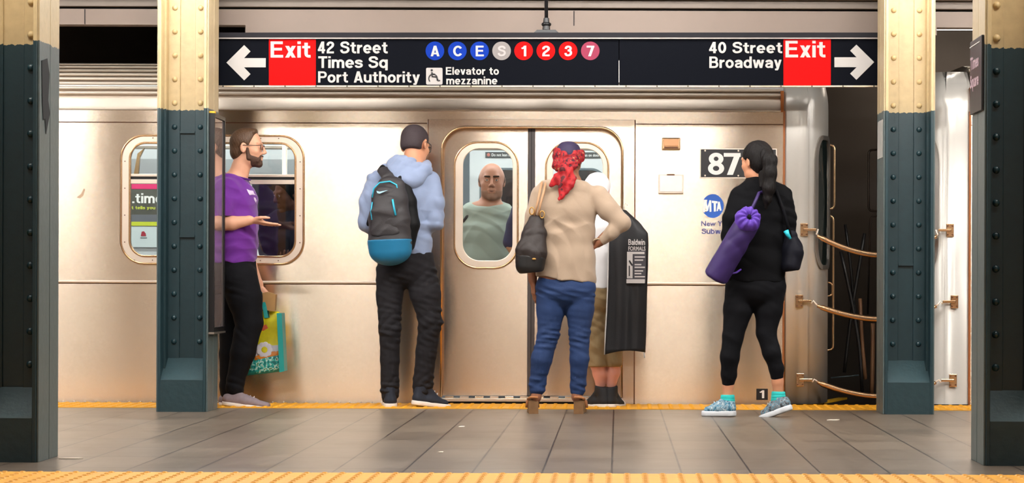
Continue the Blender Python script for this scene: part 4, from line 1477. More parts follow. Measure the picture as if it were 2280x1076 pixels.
# ------------------------------------------------------------------ inside the car
ZF, ZC = TZ(886), TZ(282) + .25
YB = Y0 + 2.58
MB().box(XL, XE, Y0 + .10, YB + .1, ZF - .08, ZF).build('car_floor', M_FLOORI, car)
MB().box(XL, XE, Y0 + .06, YB + .1, ZC, ZC + .03).build('car_ceiling', M_INT, car)
MB().box(XL, XL + .03, Y0 + .06, YB, ZF, ZC).build('end_wall', M_INT, car)
MB().box(XE - .03, XE, Y0 + .06, YB, ZF, ZC).build('end_wall', M_INT, car)
xd0, xd1 = TX(1180) - .66, TX(1180) + .66
DK = mat('dark_window_glass', '#20242a', .08, coat=.5)
MB().box(XL, xd0, YB, YB + .05, ZF, ZC).box(xd1, XE, YB, YB + .05, ZF, ZC).box(xd0, xd1, YB, YB + .05, ZF + 1.92, ZC).build('far_wall', M_INT, car)
MB().box(xd0 - .05, xd0 + .03, YB - .03, YB + .03, ZF, ZF + 1.95).box(xd1 - .03, xd1 + .05, YB - .03, YB + .03, ZF, ZF + 1.95).box(xd0, xd1, YB - .03, YB + .02, ZF + 1.90, ZF + 1.96).build('far_door_post', M_INT2, car)
for s, (a, b) in enumerate(((xd0 + .03, TX(1180) - .006), (TX(1180) + .006, xd1 - .03))):
    lf = MB().box(a, b, YB + .02, YB + .05, ZF, ZF + 1.9).build('far_door_leaf', M_INT, car)
    c = (a + b) / 2
    plate('far_door_window', rrect(c - .17, c + .17, ZF + .88, ZF + 1.68, .11, 10), [], YB + .012, .01, DK, lf)
    ring('far_window_ring', c - .185, c + .185, ZF + .865, ZF + 1.695, .12, .02, YB + .008, .02, M_INT2, lf)
    st = MB().box(c - .14, c + .14, YB + .008, YB + .022, ZF + 1.775, ZF + 1.82).build('door_sticker', mat('sticker_grey', '#3a3f42', .5), lf)
    lettering('Do not lean on door', c - .09, c + .13, ZF + 1.808, ZF + 1.787, YB + .008, M_WHITE, st, .015, .001)
    MB().ball((c - .115, YB + .008, ZF + 1.7975), .014, 1, .2, 1, 10, 6).build('red_dot', mat('dot_red', '#b2685c', .5), st)
# lights of the car
GC = glow('car_light', (.98, 1.0, .99, 1), LAMP_TRAIN)
for y in (Y0 + .62, Y0 + 2.0):
    MB().box(XL + .1, XE - .1, y - .06, y + .06, ZC - .035, ZC).build('car_light_strip', GC, car)
# sloping advertisement coving and seats
for a, b in ((XL, xd0 - .05), (xd1 + .05, XE)):
    MB().prism([(YB, ZF + 1.62), (YB - .10, ZF + 1.75), (YB - .22, ZC - .01), (YB, ZC - .01)], a, b, 'x').build('coving', M_INT, car)
    n = 0
    x = a + .02
    MB().prism([(YB, ZF + .40), (YB - .46, ZF + .42), (YB - .46, ZF + .36), (YB - .05, ZF + .32), (YB - .05, ZF)] + [(YB, ZF)], a, b, 'x').build('bench_seat', M_SEATB, car)
    MB().prism([(YB, ZF + .40), (YB - .09, ZF + .42), (YB - .045, ZF + .86), (YB, ZF + .86)], a, b, 'x').build('bench_back', M_SEATB, car)
zi = lambda py: W(330, py, YB - .03).z
xi = lambda px: W(px, 480, YB - .03).x
MB().box(xi(200), xi(262), YB - .012, YB, zi(540), zi(350)).build('far_window', DK, car)
MB().box(xi(560), xi(800), YB - .012, YB, zi(540), zi(375)).build('far_window', DK, car)
# poster on the far wall
po = MB().box(xi(280), xi(440), YB - .02, YB, zi(503), zi(409), .001).build('poster', mat('poster_photo', '#4b4f48', .4, var=.7, scale=9), car)
MB().box(xi(281), xi(439), YB - .023, YB - .018, zi(421), zi(410)).build('poster_header', mat('poster_magenta', '#d22a68', .4), po)
MB().box(xi(281), xi(439), YB - .023, YB - .018, zi(503), zi(494)).build('poster_band', mat('poster_lime', '#c3cc3c', .4), po)
MB().box(xi(281), xi(439), YB - .022, YB - .018, zi(494), zi(478)).build('poster_grey', mat('poster_slate', '#60656c', .4), po)
lettering('.time', xi(294), xi(362), zi(430.5), zi(452.5), YB - .02, M_WHITE, po, .03, .003)
lettering('it tells you', xi(290), xi(345), zi(459), zi(466), YB - .02, mat('poster_lime_text', '#c9d24a', .4), po, .01, .002)
bd = MB().box(xi(280), xi(440), YB - .018, YB, zi(551), zi(504), .001).build('notice_board', mat('board_grey', '#c9d3d2', .5, var=.03), car)
MB().prism([(xi(313), zi(526)), (xi(325), zi(526)), (xi(324), zi(520)), (xi(320), zi(515)), (xi(315), zi(516))], YB - .021, YB - .017).build('red_mark', mat('mark_red', '#a1283c', .5), bd)
MB().box(xi(312), xi(327), YB - .0205, YB - .017, zi(531), zi(529)).build('dark_line', M_INT2, bd)
# vertical stanchion and horizontal rails
MB().tube([(TX(587), Y0 + .95, ZF), (TX(587), Y0 + .95, ZC)], .018, 12).build('grab_pole', FRAME_ST, car, True)
MB().tube([(XL + .1, Y0 + 1.75, ZF + 1.80), (XE - .1, Y0 + 1.75, ZF + 1.80)], .016, 10).build('grab_rail', FRAME_ST, car, True)
xw_ = W(1036, 420, Y0 + 1.7).x
MB().box(xw_ - .03, xw_ + .03, Y0 + 1.68, Y0 + 1.74, ZF, ZC).build('windscreen_post', mat('post_grey', '#6f7d86', .5), car)

# ------------------------------------------------------------------ car ends and the gap between the cars
GX = W(1952, 560, Y0).x
M_END = mat('end_bonnet_white', '#c9c4bc', .3, .25, var=.05, scale=3)
M_ENDG = mat('end_bonnet_grey', '#8d8983', .4, .5)


def car_end(root, mir):
    """curved end bonnet; mir mirrors it about the middle of the gap"""
    mx = (lambda x: 2 * GX - x) if mir else (lambda x: x)
    xa = TX(1747)
    x1 = TX(1797)
    cs = [(xa, Y0 + .012), (xa + .012, Y0 + .002), (TX(1775), Y0), (TX(1779), Y0 - .004), (TX(1784), Y0 - .009), (TX(1797), Y0 - .009), (TX(1800), Y0 - .002)]
    arc = lambda a, o=0: (x1 + (.176 + o) * math.sin(math.radians(a)), Y0 + .42 - (.42 + o) * math.cos(math.radians(a)))
    cs += [arc(a) for a in range(4, 91, 4)]
    cs += [(arc(90)[0], Y0 + 2.2)]
    hz = [TZ(897), TZ(300), TZ(240), TZ(222), TZ(205), TZ(180), TZ(150)]
    ins = [0, 0, 0, .004, .02, .07, .20]
    V, Fc = [], []
    n = len(cs)
    for z, i_ in zip(hz, ins):
        for x, y in cs:
            if z > TZ(235) and y < Y0 + .001 and x > TX(1776):
                y = Y0 + .001
            V.append((mx(x - i_ * .2 * (x > x1)), y + i_, z))
    for k in range(len(hz) - 1):
        for i in range(n - 1):
            f_ = (k * n + i, k * n + i + 1, (k + 1) * n + i + 1, (k + 1) * n + i)
            Fc.append(f_[::-1] if mir else f_)
    # inner skin gives it thickness
    m0 = len(V)
    V += [(x + (.02 if mir else -.02), y + .02, z) for x, y, z in V]
    Fc += [tuple(i + m0 for i in f_[::-1]) for f_ in Fc]
    for i in range(n - 1):
        Fc += [(i + 1, i, i + m0, i + 1 + m0)]
        j = (len(hz) - 1) * n + i
        Fc += [(j, j + 1, j + 1 + m0, j + m0)]
    o = obj('end_bonnet', V, Fc, M_END, root)
    for p in o.data.polygons: p.use_smooth = True
    # corner window wrapped around the curve
    a0, a1, z0, z1 = 16, 74, TZ(600, 1825), TZ(300, 1825)
    ol, il = [], []
    for (u, v_) in rrect(0, 1, 0, 1, .0, 1) and rrect(a0, a1, z0 * 100, z1 * 100, 20, 8):
        ol.append((u, v_ / 100))
    for (u, v_) in rrect(a0 + 8, a1 - 10, (z0 + .03) * 100, (z1 - .03) * 100, 14, 8):
        il.append((u, v_ / 100))

    def at(u, z, off):
        x, y = arc(u, off)
        return (mx(x), y, z)
    n = len(ol)
    V = [at(u, z, .002) for u, z in ol] + [at(u, z, .016) for u, z in ol] + [at(u, z, .016) for u, z in il] + [at(u, z, .002) for u, z in il]
    Fc = []
    for k in range(3):
        for i in range(n):
            f_ = (k * n + i, k * n + (i + 1) % n, (k + 1) * n + (i + 1) % n, (k + 1) * n + i)
            Fc.append(f_[::-1] if not mir else f_)
    fr = obj('corner_window', V, Fc, mat('corner_frame', '#a9a29a', .3, .8), root)
    cz, cu_ = (z0 + z1) / 2, (a0 + a1) / 2
    V = [at(u, z, .007) for u, z in il] + [at(cu_, cz, .007)]
    Fc = [(i, (i + 1) % n, n) for i in range(n)]
    obj('pane', V, [f_[::-1] if not mir else f_ for f_ in Fc], mat('corner_glass', '#1c2422', .05, coat=.6), fr)
    # grab rails on the end
    rail = lambda pts, r=.009: MB().tube(round_path([(mx(TX(px)), Y0 + dy, TZ(py, 1850)) for px, py, dy in pts], .035), r, 8).build('grab_rail', BRASSY, root, True)
    rail([(1843, 315, .40), (1870, 315, .40), (1870, 461, .40), (1843, 461, .40)])
    rail([(1843, 477, .40), (1868, 477, .40), (1868, 784, .40), (1835, 784, .40)], .008)
    rail([(1838, 629, .40), (1866, 629, .40), (1866, 660, .40), (1845, 660, .40), (1845, 632, .40)], .007)
    rail([(1808, 632, .10), (1842, 632, .34)], .007)
    MB().box(*sorted((mx(TX(1843)), mx(TX(1850)))), Y0 + .38, Y0 + .42, TZ(334, 1850), TZ(315, 1850), .002).build('rail_bracket', BRASSY, root)
    MB().box(*sorted((mx(TX(1843)), mx(TX(1850)))), Y0 + .38, Y0 + .42, TZ(462, 1850), TZ(437, 1850), .002).build('rail_bracket', BRASSY, root)
    # dark end wall behind the bonnet, with its door and far rail
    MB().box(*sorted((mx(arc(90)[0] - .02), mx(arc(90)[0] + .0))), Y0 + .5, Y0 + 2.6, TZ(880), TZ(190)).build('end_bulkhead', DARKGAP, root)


car_end(car, False)
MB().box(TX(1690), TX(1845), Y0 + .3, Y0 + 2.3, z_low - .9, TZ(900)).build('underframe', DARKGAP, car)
q0 = W(1845, 900, Y0 + .3)
MB().prism([(1.27, Y0 + .02), (1.33, Y0 + .02), (1.66, Y0 + .95), (1.60, Y0 + .95)], -.012, .002, 'z').build('step_edge', mat('step_yellow', '#d9a21b', .5), car)

car2 = thing('subway_car', 'next subway car seen in the narrow slit between the two right columns', 'subway car', (2 * GX - TX(1600), Y0 + 1.3, -1.0))
m2 = lambda x: 2 * GX - x
car_end(car2, True)
x2 = m2(TX(1744))
plate('side_panel', [(x2, z_low), (x2 + 2.2, z_low), (x2 + 2.2, z_up - g), (x2, z_up - g)], [], Y0, .02, STEEL, car2)
plate('letter_board', [(x2, z_up + g), (x2 + 2.2, z_up + g), (x2 + 2.2, z_top), (x2, z_top)], [], Y0, .02, STEEL, car2)
MB().box(x2, x2 + 2.2, Y0 + .012, Y0 + .03, z_low, z_top).build('inner_wall', SEAM, car2)
MB().prism(prof, m2(TX(1737)), x2 + 2.2, 'x').build('ribbed_roof', STEEL_RIB, car2)
MB().box(*sorted((m2(TX(1737)), x2)), Y0 - .004, Y0 + 2.4, z_top, zz(190), .002).build('end_strip', bpy.data.materials['end_strip_rust'], car2)
MB().box(*sorted((m2(TX(1742.5)), m2(TX(1747)))), Y0 - .006, Y0 + .03, z_low, z_top + .01, .001).build('end_strip', bpy.data.materials['end_seam'], car2)
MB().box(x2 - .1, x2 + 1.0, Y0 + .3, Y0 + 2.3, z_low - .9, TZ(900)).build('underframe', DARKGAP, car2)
# far hand rail of the second car, hoses and straps in the gap
yf2 = Y0 + 2.0
fr_ = lambda px, py: W(px, py, yf2)
MB().tube(round_path([fr_(1972, 334), fr_(1934, 334), fr_(1934, 470), fr_(1972, 470)], .035), .008, 8).build('far_rail', mat('far_rail_steel', '#8c7f74', .3, .8), car2, True)
MB().tube(round_path([fr_(1972, 482), fr_(1938, 482), fr_(1932, 700)], .03), .007, 8).build('far_rail', bpy.data.materials['far_rail_steel'], car2, True)
M_HOSE = mat('black_hose', '#141212', .45)
M_TAN = mat('tan_hose', '#8a6244', .5)
gp = lambda px, py, dy=.9: W(px, py, Y0 + dy)
for kq, (pts, r, m_) in enumerate((([(1872, 560), (1890, 640), (1902, 700), (1915, 780), (1920, 880)], .012, M_HOSE), ([(1925, 520), (1912, 600), (1898, 680), (1888, 760), (1880, 830)], .012, M_HOSE),
                   ([(1882, 500), (1893, 580), (1899, 650), (1912, 760)], .010, M_HOSE), ([(1915, 665), (1918, 740), (1922, 790), (1927, 845)], .014, M_TAN), ([(1943, 720), (1943, 800), (1941, 880)], .016, M_TAN),
                   ([(1850, 842), (1890, 838), (1912, 836)], .006, M_INT2))):
    tag(MB().tube(round_path([gp(p[0], p[1], .62 + .10 * kq) for p in pts], .2), r, 8).build('coupling_hose', m_, car, True))
# spring barriers across the gap
for (yb_, ys, ym, xb, lab) in ((512, 525, 568, 1790, 'upper copper spring barrier sagging across the gap between the cars'), (671, 681, 711, 1779, 'middle copper spring barrier sagging across the gap between the cars'), (846, 851, 883, 1781, 'lowest copper spring barrier sagging across the gap between the cars')):
    zb_ = TZ(yb_ - 3, 1000 + 0) if False else W(xb, yb_, Y0).z
    xb_ = W(xb, yb_, Y0).x
    t = thing('spring_barrier', lab, 'barrier', (GX, Y0, W(1952, ym, Y0).z), 'spring barriers between the cars')
    for s in (0, 1):
        mx = (lambda x: 2 * GX - x) if s else (lambda x: x)
        br = MB().box(*sorted((mx(xb_ - .026), mx(xb_ + .026))), Y0 - .024, Y0 - .0095, zb_ - .044, zb_ + .044, .003).build('bracket', BRASSY, t)
        MB().box(*sorted((mx(xb_ - .006), mx(xb_ + .082))), Y0 - .036, Y0 - .022, zb_ - .009, zb_ + .009, .003).build('bracket_arm', BRASSY, br)
        for du in (-.016, .016):
            for dv in (-.03, .03):
                MB().ball((mx(xb_ + du), Y0 - .025, zb_ + dv), .006, 1, .6, 1, 8, 5).build('bolt', SEAM, br)
        xe, ze = W(1820, ys, Y0).x, W(1820, ys, Y0).z
        MB().tube([(mx(xb_ + .07), Y0 - .022, zb_), (mx(xb_ + .085), Y0 - .022, zb_ - .014), (mx(xb_ + .095), Y0 - .022, zb_ + .004), (mx(xe - .01), Y0 - .022, ze + .01), (mx(xe + .004), Y0 - .022, ze)], .0055, 8).build('hook', FRAME_ST, t, True)
    xs, zs_ = W(1819, ys, Y0).x, W(1819, ys, Y0).z
    zm = W(1952, ym, Y0).z
    path = []
    for k in range(49):
        u = -1 + 2 * k / 48
        path.append((GX + u * (GX - xs), Y0 - .022, zm + (zs_ - zm) * (abs(u) ** 1.7)))
    rad = [.0195 if 1 < k < 47 else .012 for k in range(49)]
    MB().tube(path, rad, 12).build('spring_tube', mat('copper_steel', '#c99f78', .27, .9, var=.1, scale=120), t, True)


# ------------------------------------------------------------------ people
SKIN_A = mat('skin_light', '#d9a183', .5, var=.05, scale=30, spec=.35)
SKIN_B = mat('skin_tan', '#c98d6c', .5, var=.05, scale=30, spec=.35)
SKIN_C = mat('skin_brown', '#8a5a42', .5, var=.05, scale=30, spec=.35)
SKIN_D = mat('skin_rosy', '#cf9384', .5, var=.05, scale=30, spec=.35)
SKIN_F = mat('skin_ruddy', '#b9826c', .45, var=.05, scale=30, spec=.4)
HAIR_BR = mat('hair_brown', '#523823', .55, var=.35, scale=60, bump=.5, bscale=120, stretch=(1, 1, .25))
HAIR_DK = mat('hair_dark', '#0c0706', .6, spec=.2, var=.4, scale=60, bump=.5, bscale=120, stretch=(1, 1, .25))
HAIR_CROP = mat('hair_cropped', '#33272a', .75, var=.25, scale=150, bump=.4, bscale=200)
BEARD = mat('beard_brown', '#4a3022', .7, var=.35, scale=120, bump=.4, bscale=160)
GLASS_FR = mat('spectacle_frame', '#241a18', .3)
EYE_W = mat('eye_white', '#d8d0c8', .2)
IRIS = mat('eye_iris', '#1d1412', .15)
BLACK_DENIM = mat('black_trousers', (.0045, .0045, .006), .85, var=.2, scale=40, bump=.15, bscale=300, spec=.15)
CHARCOAL = mat('charcoal_denim', (.017, .0155, .0175), .85, var=.25, scale=40, bump=.15, bscale=300, spec=.15)
SOLE_W = mat('sole_white', '#d9d2cb', .6)
SOLE_D = mat('sole_dark', '#2b2626', .6)


def trouser(fig, name, material, pelvis, legs, folds_amp=.004, cuts=(), h=.006, seed=3, add=.0, waves=None, at=None):
    pts = [fig.p(x, y, dd) for x, y, dd, *_ in pelvis] + [fig.p(q[0], q[1], q[2]) for l in legs for q in l]
    v = fig.vol(pts, .16, h)
    v.chain(fig.trunk(pelvis, 1.0, add), .02, fig.u)
    for l in legs:
        v.chain(fig.limb(l, 1.0, add), .018)
    if folds_amp:
        v.folds(folds_amp, waves or [(5, 0, 13), (9, 3, 18), (-10, 2, 10)], seed, None, [(fig.p(0, y, 0)[2], w_) for y, w_ in at] if at else None)
    for n, p in cuts:
        v.cut(n, p)
    return v.build(name, material, fig.root)


def add_eye(fig, q, C, S, frame):
    f, r, u = frame
    for sd in (-1, 1):
        e = q(.0795, sd * .031, .0045)
        o = MB().ball(e, .0128 * S, n=14, m=10).build('eye', EYE_W, fig.root, True)
        MB().ball(np.array(e) + f * .0078 * S, .0062 * S, n=10, m=6).build('iris', IRIS, o, True)


# ---------------- the man in the purple T-shirt, in profile to the right
fa = Figure('man in profile wearing a purple T-shirt and black trousers, palm held out beside the panel', (530, 909), 14.93)
fa.u = (1, 0, 0)
tor = [(527, 398, 0, 22, .075), (517, 414, 0, 36, .165), (522, 446, 0, 49, .185), (526, 490, 0, 48, .175), (524, 540, 0, 49, .17), (524, 590, 0, 45, .165)]
armR = [(505, 425, -.15, 24), (490, 466, -.17, 20), (478, 499, -.17, 17), (518, 497, -.18, 16), (556, 491, -.19, 10.5)]
armL = [(512, 425, .17, 24), (527, 480, .20, 19), (540, 535, .21, 15), (560, 590, .20, 12), (576, 632, .18, 9.5)]
lR = [(532, 622, -.09, 42), (545, 665, -.09, 38), (555, 718, -.09, 30), (541, 785, -.08, 27), (524, 850, -.07, 19), (523, 866, -.07, 20)]
lL = [(522, 622, .09, 40), (519, 670, .09, 36), (517, 735, .10, 28), (515, 790, .10, 26), (511, 860, .10, 21), (511, 872, .10, 21)]
hC = fa.p(552, 329, 0)
Sa = 1.03
fw = (1, -.05, -.03)
v = fa.vol([fa.p(470, 280), fa.p(620, 905)] + [fa.p(500, 500, -.3), fa.p(500, 500, .3)], .08)
v.chain(fa.trunk(tor + [(523, 615, 0, 42, .155)], .86), .03, fa.u)
for a in (armR, armL): v.chain(fa.limb(a[:3], .78), .015); v.chain(fa.limb(a[2:], .96), .012)
for l in (lR, lL): v.chain(fa.limb(l, .82), .015); v.seg(fa.p(l[-1][0], 880, l[-1][2]), fa.p(l[-1][0] + 55, 901, l[-1][2]), .035, .022)
qa = head(v, hC, fw, Sa, neck_to=fa.p(528, 398), neck_r=.062)
hand(v, fa.p(561, 490.5, -.19), (.97, .02, -.24), (.2, .25, .95), 1.0, .12, spread=.05, thumb=.35, wr=.027)
hand(v, fa.p(577, 636, .18), (.1, 0, -1), (.2, -1, 0), .95, 1.3, left=True, wr=.025)
v.build('body', SKIN_A, fa.root)
frA = head_frame(fw)
add_eye(fa, qa, hC, Sa, frA)
# short brown hair
v = fa.vol([hC], .2, .004)
v.ell(qa(-.016, 0, .034), [x * Sa for x in (.104, .084, .094)], .01, frA)
v.ell(qa(-.06, 0, -.03), [x * Sa for x in (.055, .068, .06)], .02, frA)
v.ell(qa(.035, 0, .100), [x * Sa for x in (.05, .055, .022)], .02, frA)
v.cut(frA[0] * .9 - frA[2] * .62, qa(.066, 0, .072), .01)
v.cut(frA[0] * 1 - frA[2] * .35, qa(.022, 0, .0), .02)
v.cut(-frA[2], qa(0, 0, -.085), .01)
for sd in (-1, 1):
    v.ell(qa(-.012, sd * .085, -.012), [x * Sa for x in (.028, .03, .036)], .01, frA, True)
v.folds(.0012, [(60, 20, 30), (-40, 50, 60)], 5)
hr = v.build('hair', HAIR_BR, fa.root)
# beard
v = fa.vol([hC], .2, .004)
v.ell(qa(.034, 0, -.062), [x * Sa for x in (.064, .061, .062)], .01, frA)
v.ell(qa(.075, 0, -.104), [x * Sa for x in (.024, .028, .023)], .015, frA)
v.cut(frA[2] * 1 + frA[0] * .42, qa(.05, 0, -.052), .008)
v.cut(-frA[0], qa(.000, 0, 0), .01)
v.ell(qa(.104, 0, -.069), [x * Sa for x in (.018, .021, .011)], .004, frA, True)
for sd in (-1, 1):
    v.seg(qa(.012, sd * .072, -.01), qa(.02, sd * .064, -.07), .010 * Sa, .014 * Sa, .01)
v.seg(qa(.0915, -.022, -.052), qa(.0915, .022, -.052), .0055 * Sa, None, .006)
for sd in (-1, 1):
    v.seg(qa(.090, sd * .022, -.053), qa(.074, sd * .036, -.085), .0065 * Sa, .010 * Sa, .008)
v.build('beard', BEARD, fa.root)
gl = MB()
for sd in (-1, 1):
    gl.tube(round_path([qa(.100, sd * .012, .018), qa(.094, sd * .056, .018), qa(.094, sd * .054, -.014), qa(.100, sd * .014, -.014), qa(.100, sd * .012, .012)], .008), .0022, 6)
    gl.tube([qa(.094, sd * .056, .014), qa(.05, sd * .080, .012), qa(-.01, sd * .086, .012), qa(-.03, sd * .086, .0)], .0022, 6)
gl.tube([qa(.100, -.012, .012), qa(.108, 0, .015), qa(.100, .012, .012)], .002, 6)
gl.build('glasses', GLASS_FR, fa.root, True)
# T-shirt
PURPLE = mat('purple_cotton', '#651888', .8, var=.1, scale=20, bump=.1, bscale=250, sheen=.2)
v = fa.vol([fa.p(x, y, dd) for x, y, dd, *_ in tor] + [fa.p(470, 470, -.3), fa.p(470, 470, .3)], .12)
v.chain(fa.trunk(tor), .03, fa.u)
v2 = Vol(v.lo, v.lo, v.h); v2.lo, v2.n, v2.f = v.lo, v.n, np.full_like(v.f, .2)
v2.seg(fa.p(508, 424, -.13), fa.p(492, 466, -.17), fa.r(29), fa.r(27), .03)
v2.seg(fa.p(492, 466, -.17), fa.p(485, 500, -.17), fa.r(27), fa.r(26), .01)
v2.cut((-.12, 0, -1), fa.p(490, 480, -.2), .004)
v.merge(v2, .02)
v.seg(fa.p(512, 420, .15), fa.p(526, 476, .20), fa.r(29), fa.r(27), .03)
v.cut((-.1, 0, -1), fa.p(524, 586), .006)
v.cut((.25, 0, 1), fa.p(530, 392), .012)
v.folds(.008, [(3, 5, 7), (-5, 4, 9), (2, -3, 12)], 11)
ts = v.build('t_shirt', PURPLE, fa.root)
MB().tube([fa.p(531 + 26 * math.cos(a), 394 + 7 * math.cos(a), .080 * math.sin(a)) for a in [6.2832 * k / 24 for k in range(24)]], .006, 6, True).build('collar', mat('purple_rib', '#4d1170', .8), ts, True)
PRW = mat('print_white', '#d9c3df', .7)
decal('shirt_print', ts, (557, 428), [(549, 421), (556, 424), (564, 425), (566, 431), (572, 436), (562, 434), (556, 435), (553, 430)], fa.d, PRW, ts)
decal('shirt_print', ts, (568, 445), [(565, 439), (569, 441), (572, 448), (573, 456), (570, 452), (566, 445)], fa.d, PRW, ts)
trouser(fa, 'trousers', BLACK_DENIM, [(524, 582, 0, 45, .155), (526, 612, 0, 46, .16)], [lR, lL], .004, [((0, 0, 1), fa.p(524, 580))], seed=4, at=[(735, .07), (850, .06), (640, .05)])
# shoes
MESH_GREY = mat('shoe_mesh_grey', '#7d6f74', .7, var=.2, scale=60)
build_shoe(fa.root, fa.p(487, 909, .10), fa.p(582, 909, .12), .092, MESH_GREY, SOLE_W, .085, .015, .026, mat('lace_pale', '#b9adae', .7), False)
build_shoe(fa.root, fa.p(494, 912, -.08), fa.p(607, 912, -.09), .094, MESH_GREY, SOLE_W, .088, .03, .026, bpy.data.materials['lace_pale'], False)

# shopping bag in his far hand
sb = thing('shopping_bag', 'yellow and teal printed shopping bag hanging from the hand of the man in purple', 'bag', (fa.p(588, 840, .2)[0], 15.06, fa.p(588, 840, .2)[2]))
BAGM = ramp_mat('bag_print', [(0, '#4c7d3c'), (.08, '#1d8f86'), (.28, '#6fb9a8'), (.32, '#d9d5dd'), (.60, '#f7e82c'), (.98, '#fdf01e')], 'Z', .0, .43, jag=.09, jscale=9, rough=.4)
TEAL = mat('bag_teal', '#108580', .45)
out = [(544, 838), (638, 826), (622, 696), (570, 690), (553, 760)]
P = lambda x, y, dd=.2: fa.p(x, y, dd)
rows, V, Fc = 15, [], []
for i in range(rows + 1):
    u = i / rows
    xl_, xr_ = 541 + (568 - 541) * u ** 1.3, 639 - 17 * u
    yb_, yt_ = 838 - (838 - 692) * u, 826 - (826 - 694) * u
    th = .085 * (1 - .55 * u) + .012 * math.sin(u * 9)
    n = 16
    for k in range(n):
        a = 6.2832 * k / n
        cx_, sx_ = math.cos(a), math.sin(a)
        ex = math.copysign(abs(cx_) ** .5, cx_)
        ey = math.copysign(abs(sx_) ** .7, sx_)
        x = (xl_ + xr_) / 2 + ex * (xr_ - xl_) / 2
        y = yb_ + (yt_ - yb_) * (ex + 1) / 2
        V.append(P(x, y, .2 + ey * th * .8))
for i in range(rows):
    for k in range(16):
        Fc.append((i * 16 + k, i * 16 + (k + 1) % 16, (i + 1) * 16 + (k + 1) % 16, (i + 1) * 16 + k))
Fc.append(tuple(range(15, -1, -1)))
bag = obj('bag_body', V, Fc, BAGM, sb, True)
SPOT = patch_mat('print_spots', [(0, '#0f6f6c'), (.45, '#2fa79a'), (.54, '#bcd9cf'), (.62, '#3c7a35')], 45, .4)
decal('printed_spots', bag, (590, 810), [(548, 800), (570, 795), (600, 792), (622, 790), (624, 806), (628, 822), (600, 828), (570, 832), (546, 834), (545, 815)], 15.0, SPOT, sb)
decal('printed_band', bag, (595, 792), [(566, 795), (580, 789), (600, 784), (622, 781), (622, 791), (600, 795), (580, 800), (567, 803)], 15.0, mat('band_orange', '#d8801c', .45), sb)
md = bag.modifiers.new('solid', 'SOLIDIFY'); md.thickness = .003
MB().prism([(P(x, y)[0], P(x, y)[2]) for x, y in ((623, 697), (634, 697), (640, 825), (629, 828))], 14.99, 15.13).build('side_gusset', TEAL, sb)
st_ = MB()
for dd, x0 in ((.15, 0), (.25, 3)):
    pth = [P(593 + x0, 708, dd - .10), P(589 + x0, 684, dd - .08), P(581, 656, .16), P(577, 640, .18)]
    for a, b in zip(pth[:-1], pth[1:]):
        a, b = Vector(a), Vector(b)
        w_ = Vector((.013, 0, .003))
        yy = Vector((0, .004, 0))
        st_.add([a - w_ - yy, a + w_ - yy, b + w_ - yy, b - w_ - yy, a - w_ + yy, a + w_ + yy, b + w_ + yy, b - w_ + yy], [(0, 1, 2, 3), (7, 6, 5, 4), (0, 4, 5, 1), (1, 5, 6, 2), (2, 6, 7, 3), (3, 7, 4, 0)])
st_.build('strap', TEAL, sb)
fl = MB()
cf = Vector(P(589, 779, .135))
for k in range(9):
    a = 6.2832 * k / 9
    fl.ball(cf + Vector((.034 * math.cos(a), 0, .034 * math.sin(a))), .02, 1, .12, 1, 8, 5)
fl.build('printed_petals', mat('petal_white', '#dcd8e0', .5), sb)
MB().ball(cf + Vector((0, -.003, 0)), .021, 1, .15, 1, 12, 6).build('printed_centre', mat('flower_yellow', '#d9cf22', .5), sb)
MB().prism([(P(x, y)[0], P(x, y)[2]) for x, y in ((590, 725), (600, 722), (604, 730), (594, 736), (584, 735))], 14.985, 14.995).build('printed_bird', mat('bird_red', '#b04a2c', .5), sb)
kp = [(580, 690), (583, 655), (600, 650), (619, 656), (617, 692)]
MB().prism([(P(x, y)[0], P(x, y)[2]) for x, y in kp], 15.03, 15.09).build('paper_sack', mat('kraft_paper', '#9a7343', .75, var=.2, scale=20), sb)

# ---------------- the person in the pale blue hoodie
fb = Figure('person from behind in a pale blue hoodie and charcoal jeans, head bent forward', (905, 911), 14.87)
fb.u = (1, -.12, 0)
tor = [(921, 372, 0, 30, .075), (905, 398, 0, 62, .11), (900, 440, 0, 66, .135), (898, 500, 0, 61, .13), (898, 540, 0, 62, .125), (899, 575, 0, 63, .125)]
bL = [(842, 408, 0, 27), (826, 450, -.02, 25), (820, 495, -.02, 22), (838, 510, .16, 18), (862, 505, .30, 14)]
bR = [(955, 408, 0, 27), (963, 450, -.02, 25), (965, 490, -.02, 23), (950, 503, .14, 19), (925, 500, .30, 14)]
gL = [(873, 608, 0, 36), (867, 660, 0, 29), (868, 735, -.02, 24), (868, 800, 0, 21), (868, 862, .01, 20), (868, 878, .01, 20)]
gR = [(936, 608, 0, 37), (947, 655, -.02, 34), (958, 715, -.03, 26), (949, 785, 0, 23), (942, 850, .02, 22), (940, 872, .02, 21)]
hB = fb.p(925, 324, .03)
fwb = nrm((.42, .84, -.30))
frB = head_frame(fwb, (.02, .25, 1))
v = fb.vol([fb.p(790, 280), fb.p(1000, 905)] + [fb.p(900, 500, -.25), fb.p(900, 500, .45)], .08)
v.chain(fb.trunk(tor, .84), .03, fb.u)
for a in (bL, bR): v.chain(fb.limb(a, .72), .015)
for l in (gL, gR): v.chain(fb.limb(l, .82), .015); v.seg(fb.p(l[-1][0], 890, 0), fb.p(l[-1][0] + 10, 903, .12), .035, .025)
qb = head(v, hB, fwb, 1.06, (.02, .25, 1), neck_to=fb.p(921, 376, -.01), neck_r=.058)
hand(v, fb.p(868, 503, .32), (.6, .8, .1), (.4, 0, 1), .95, .8, left=False, wr=.026)
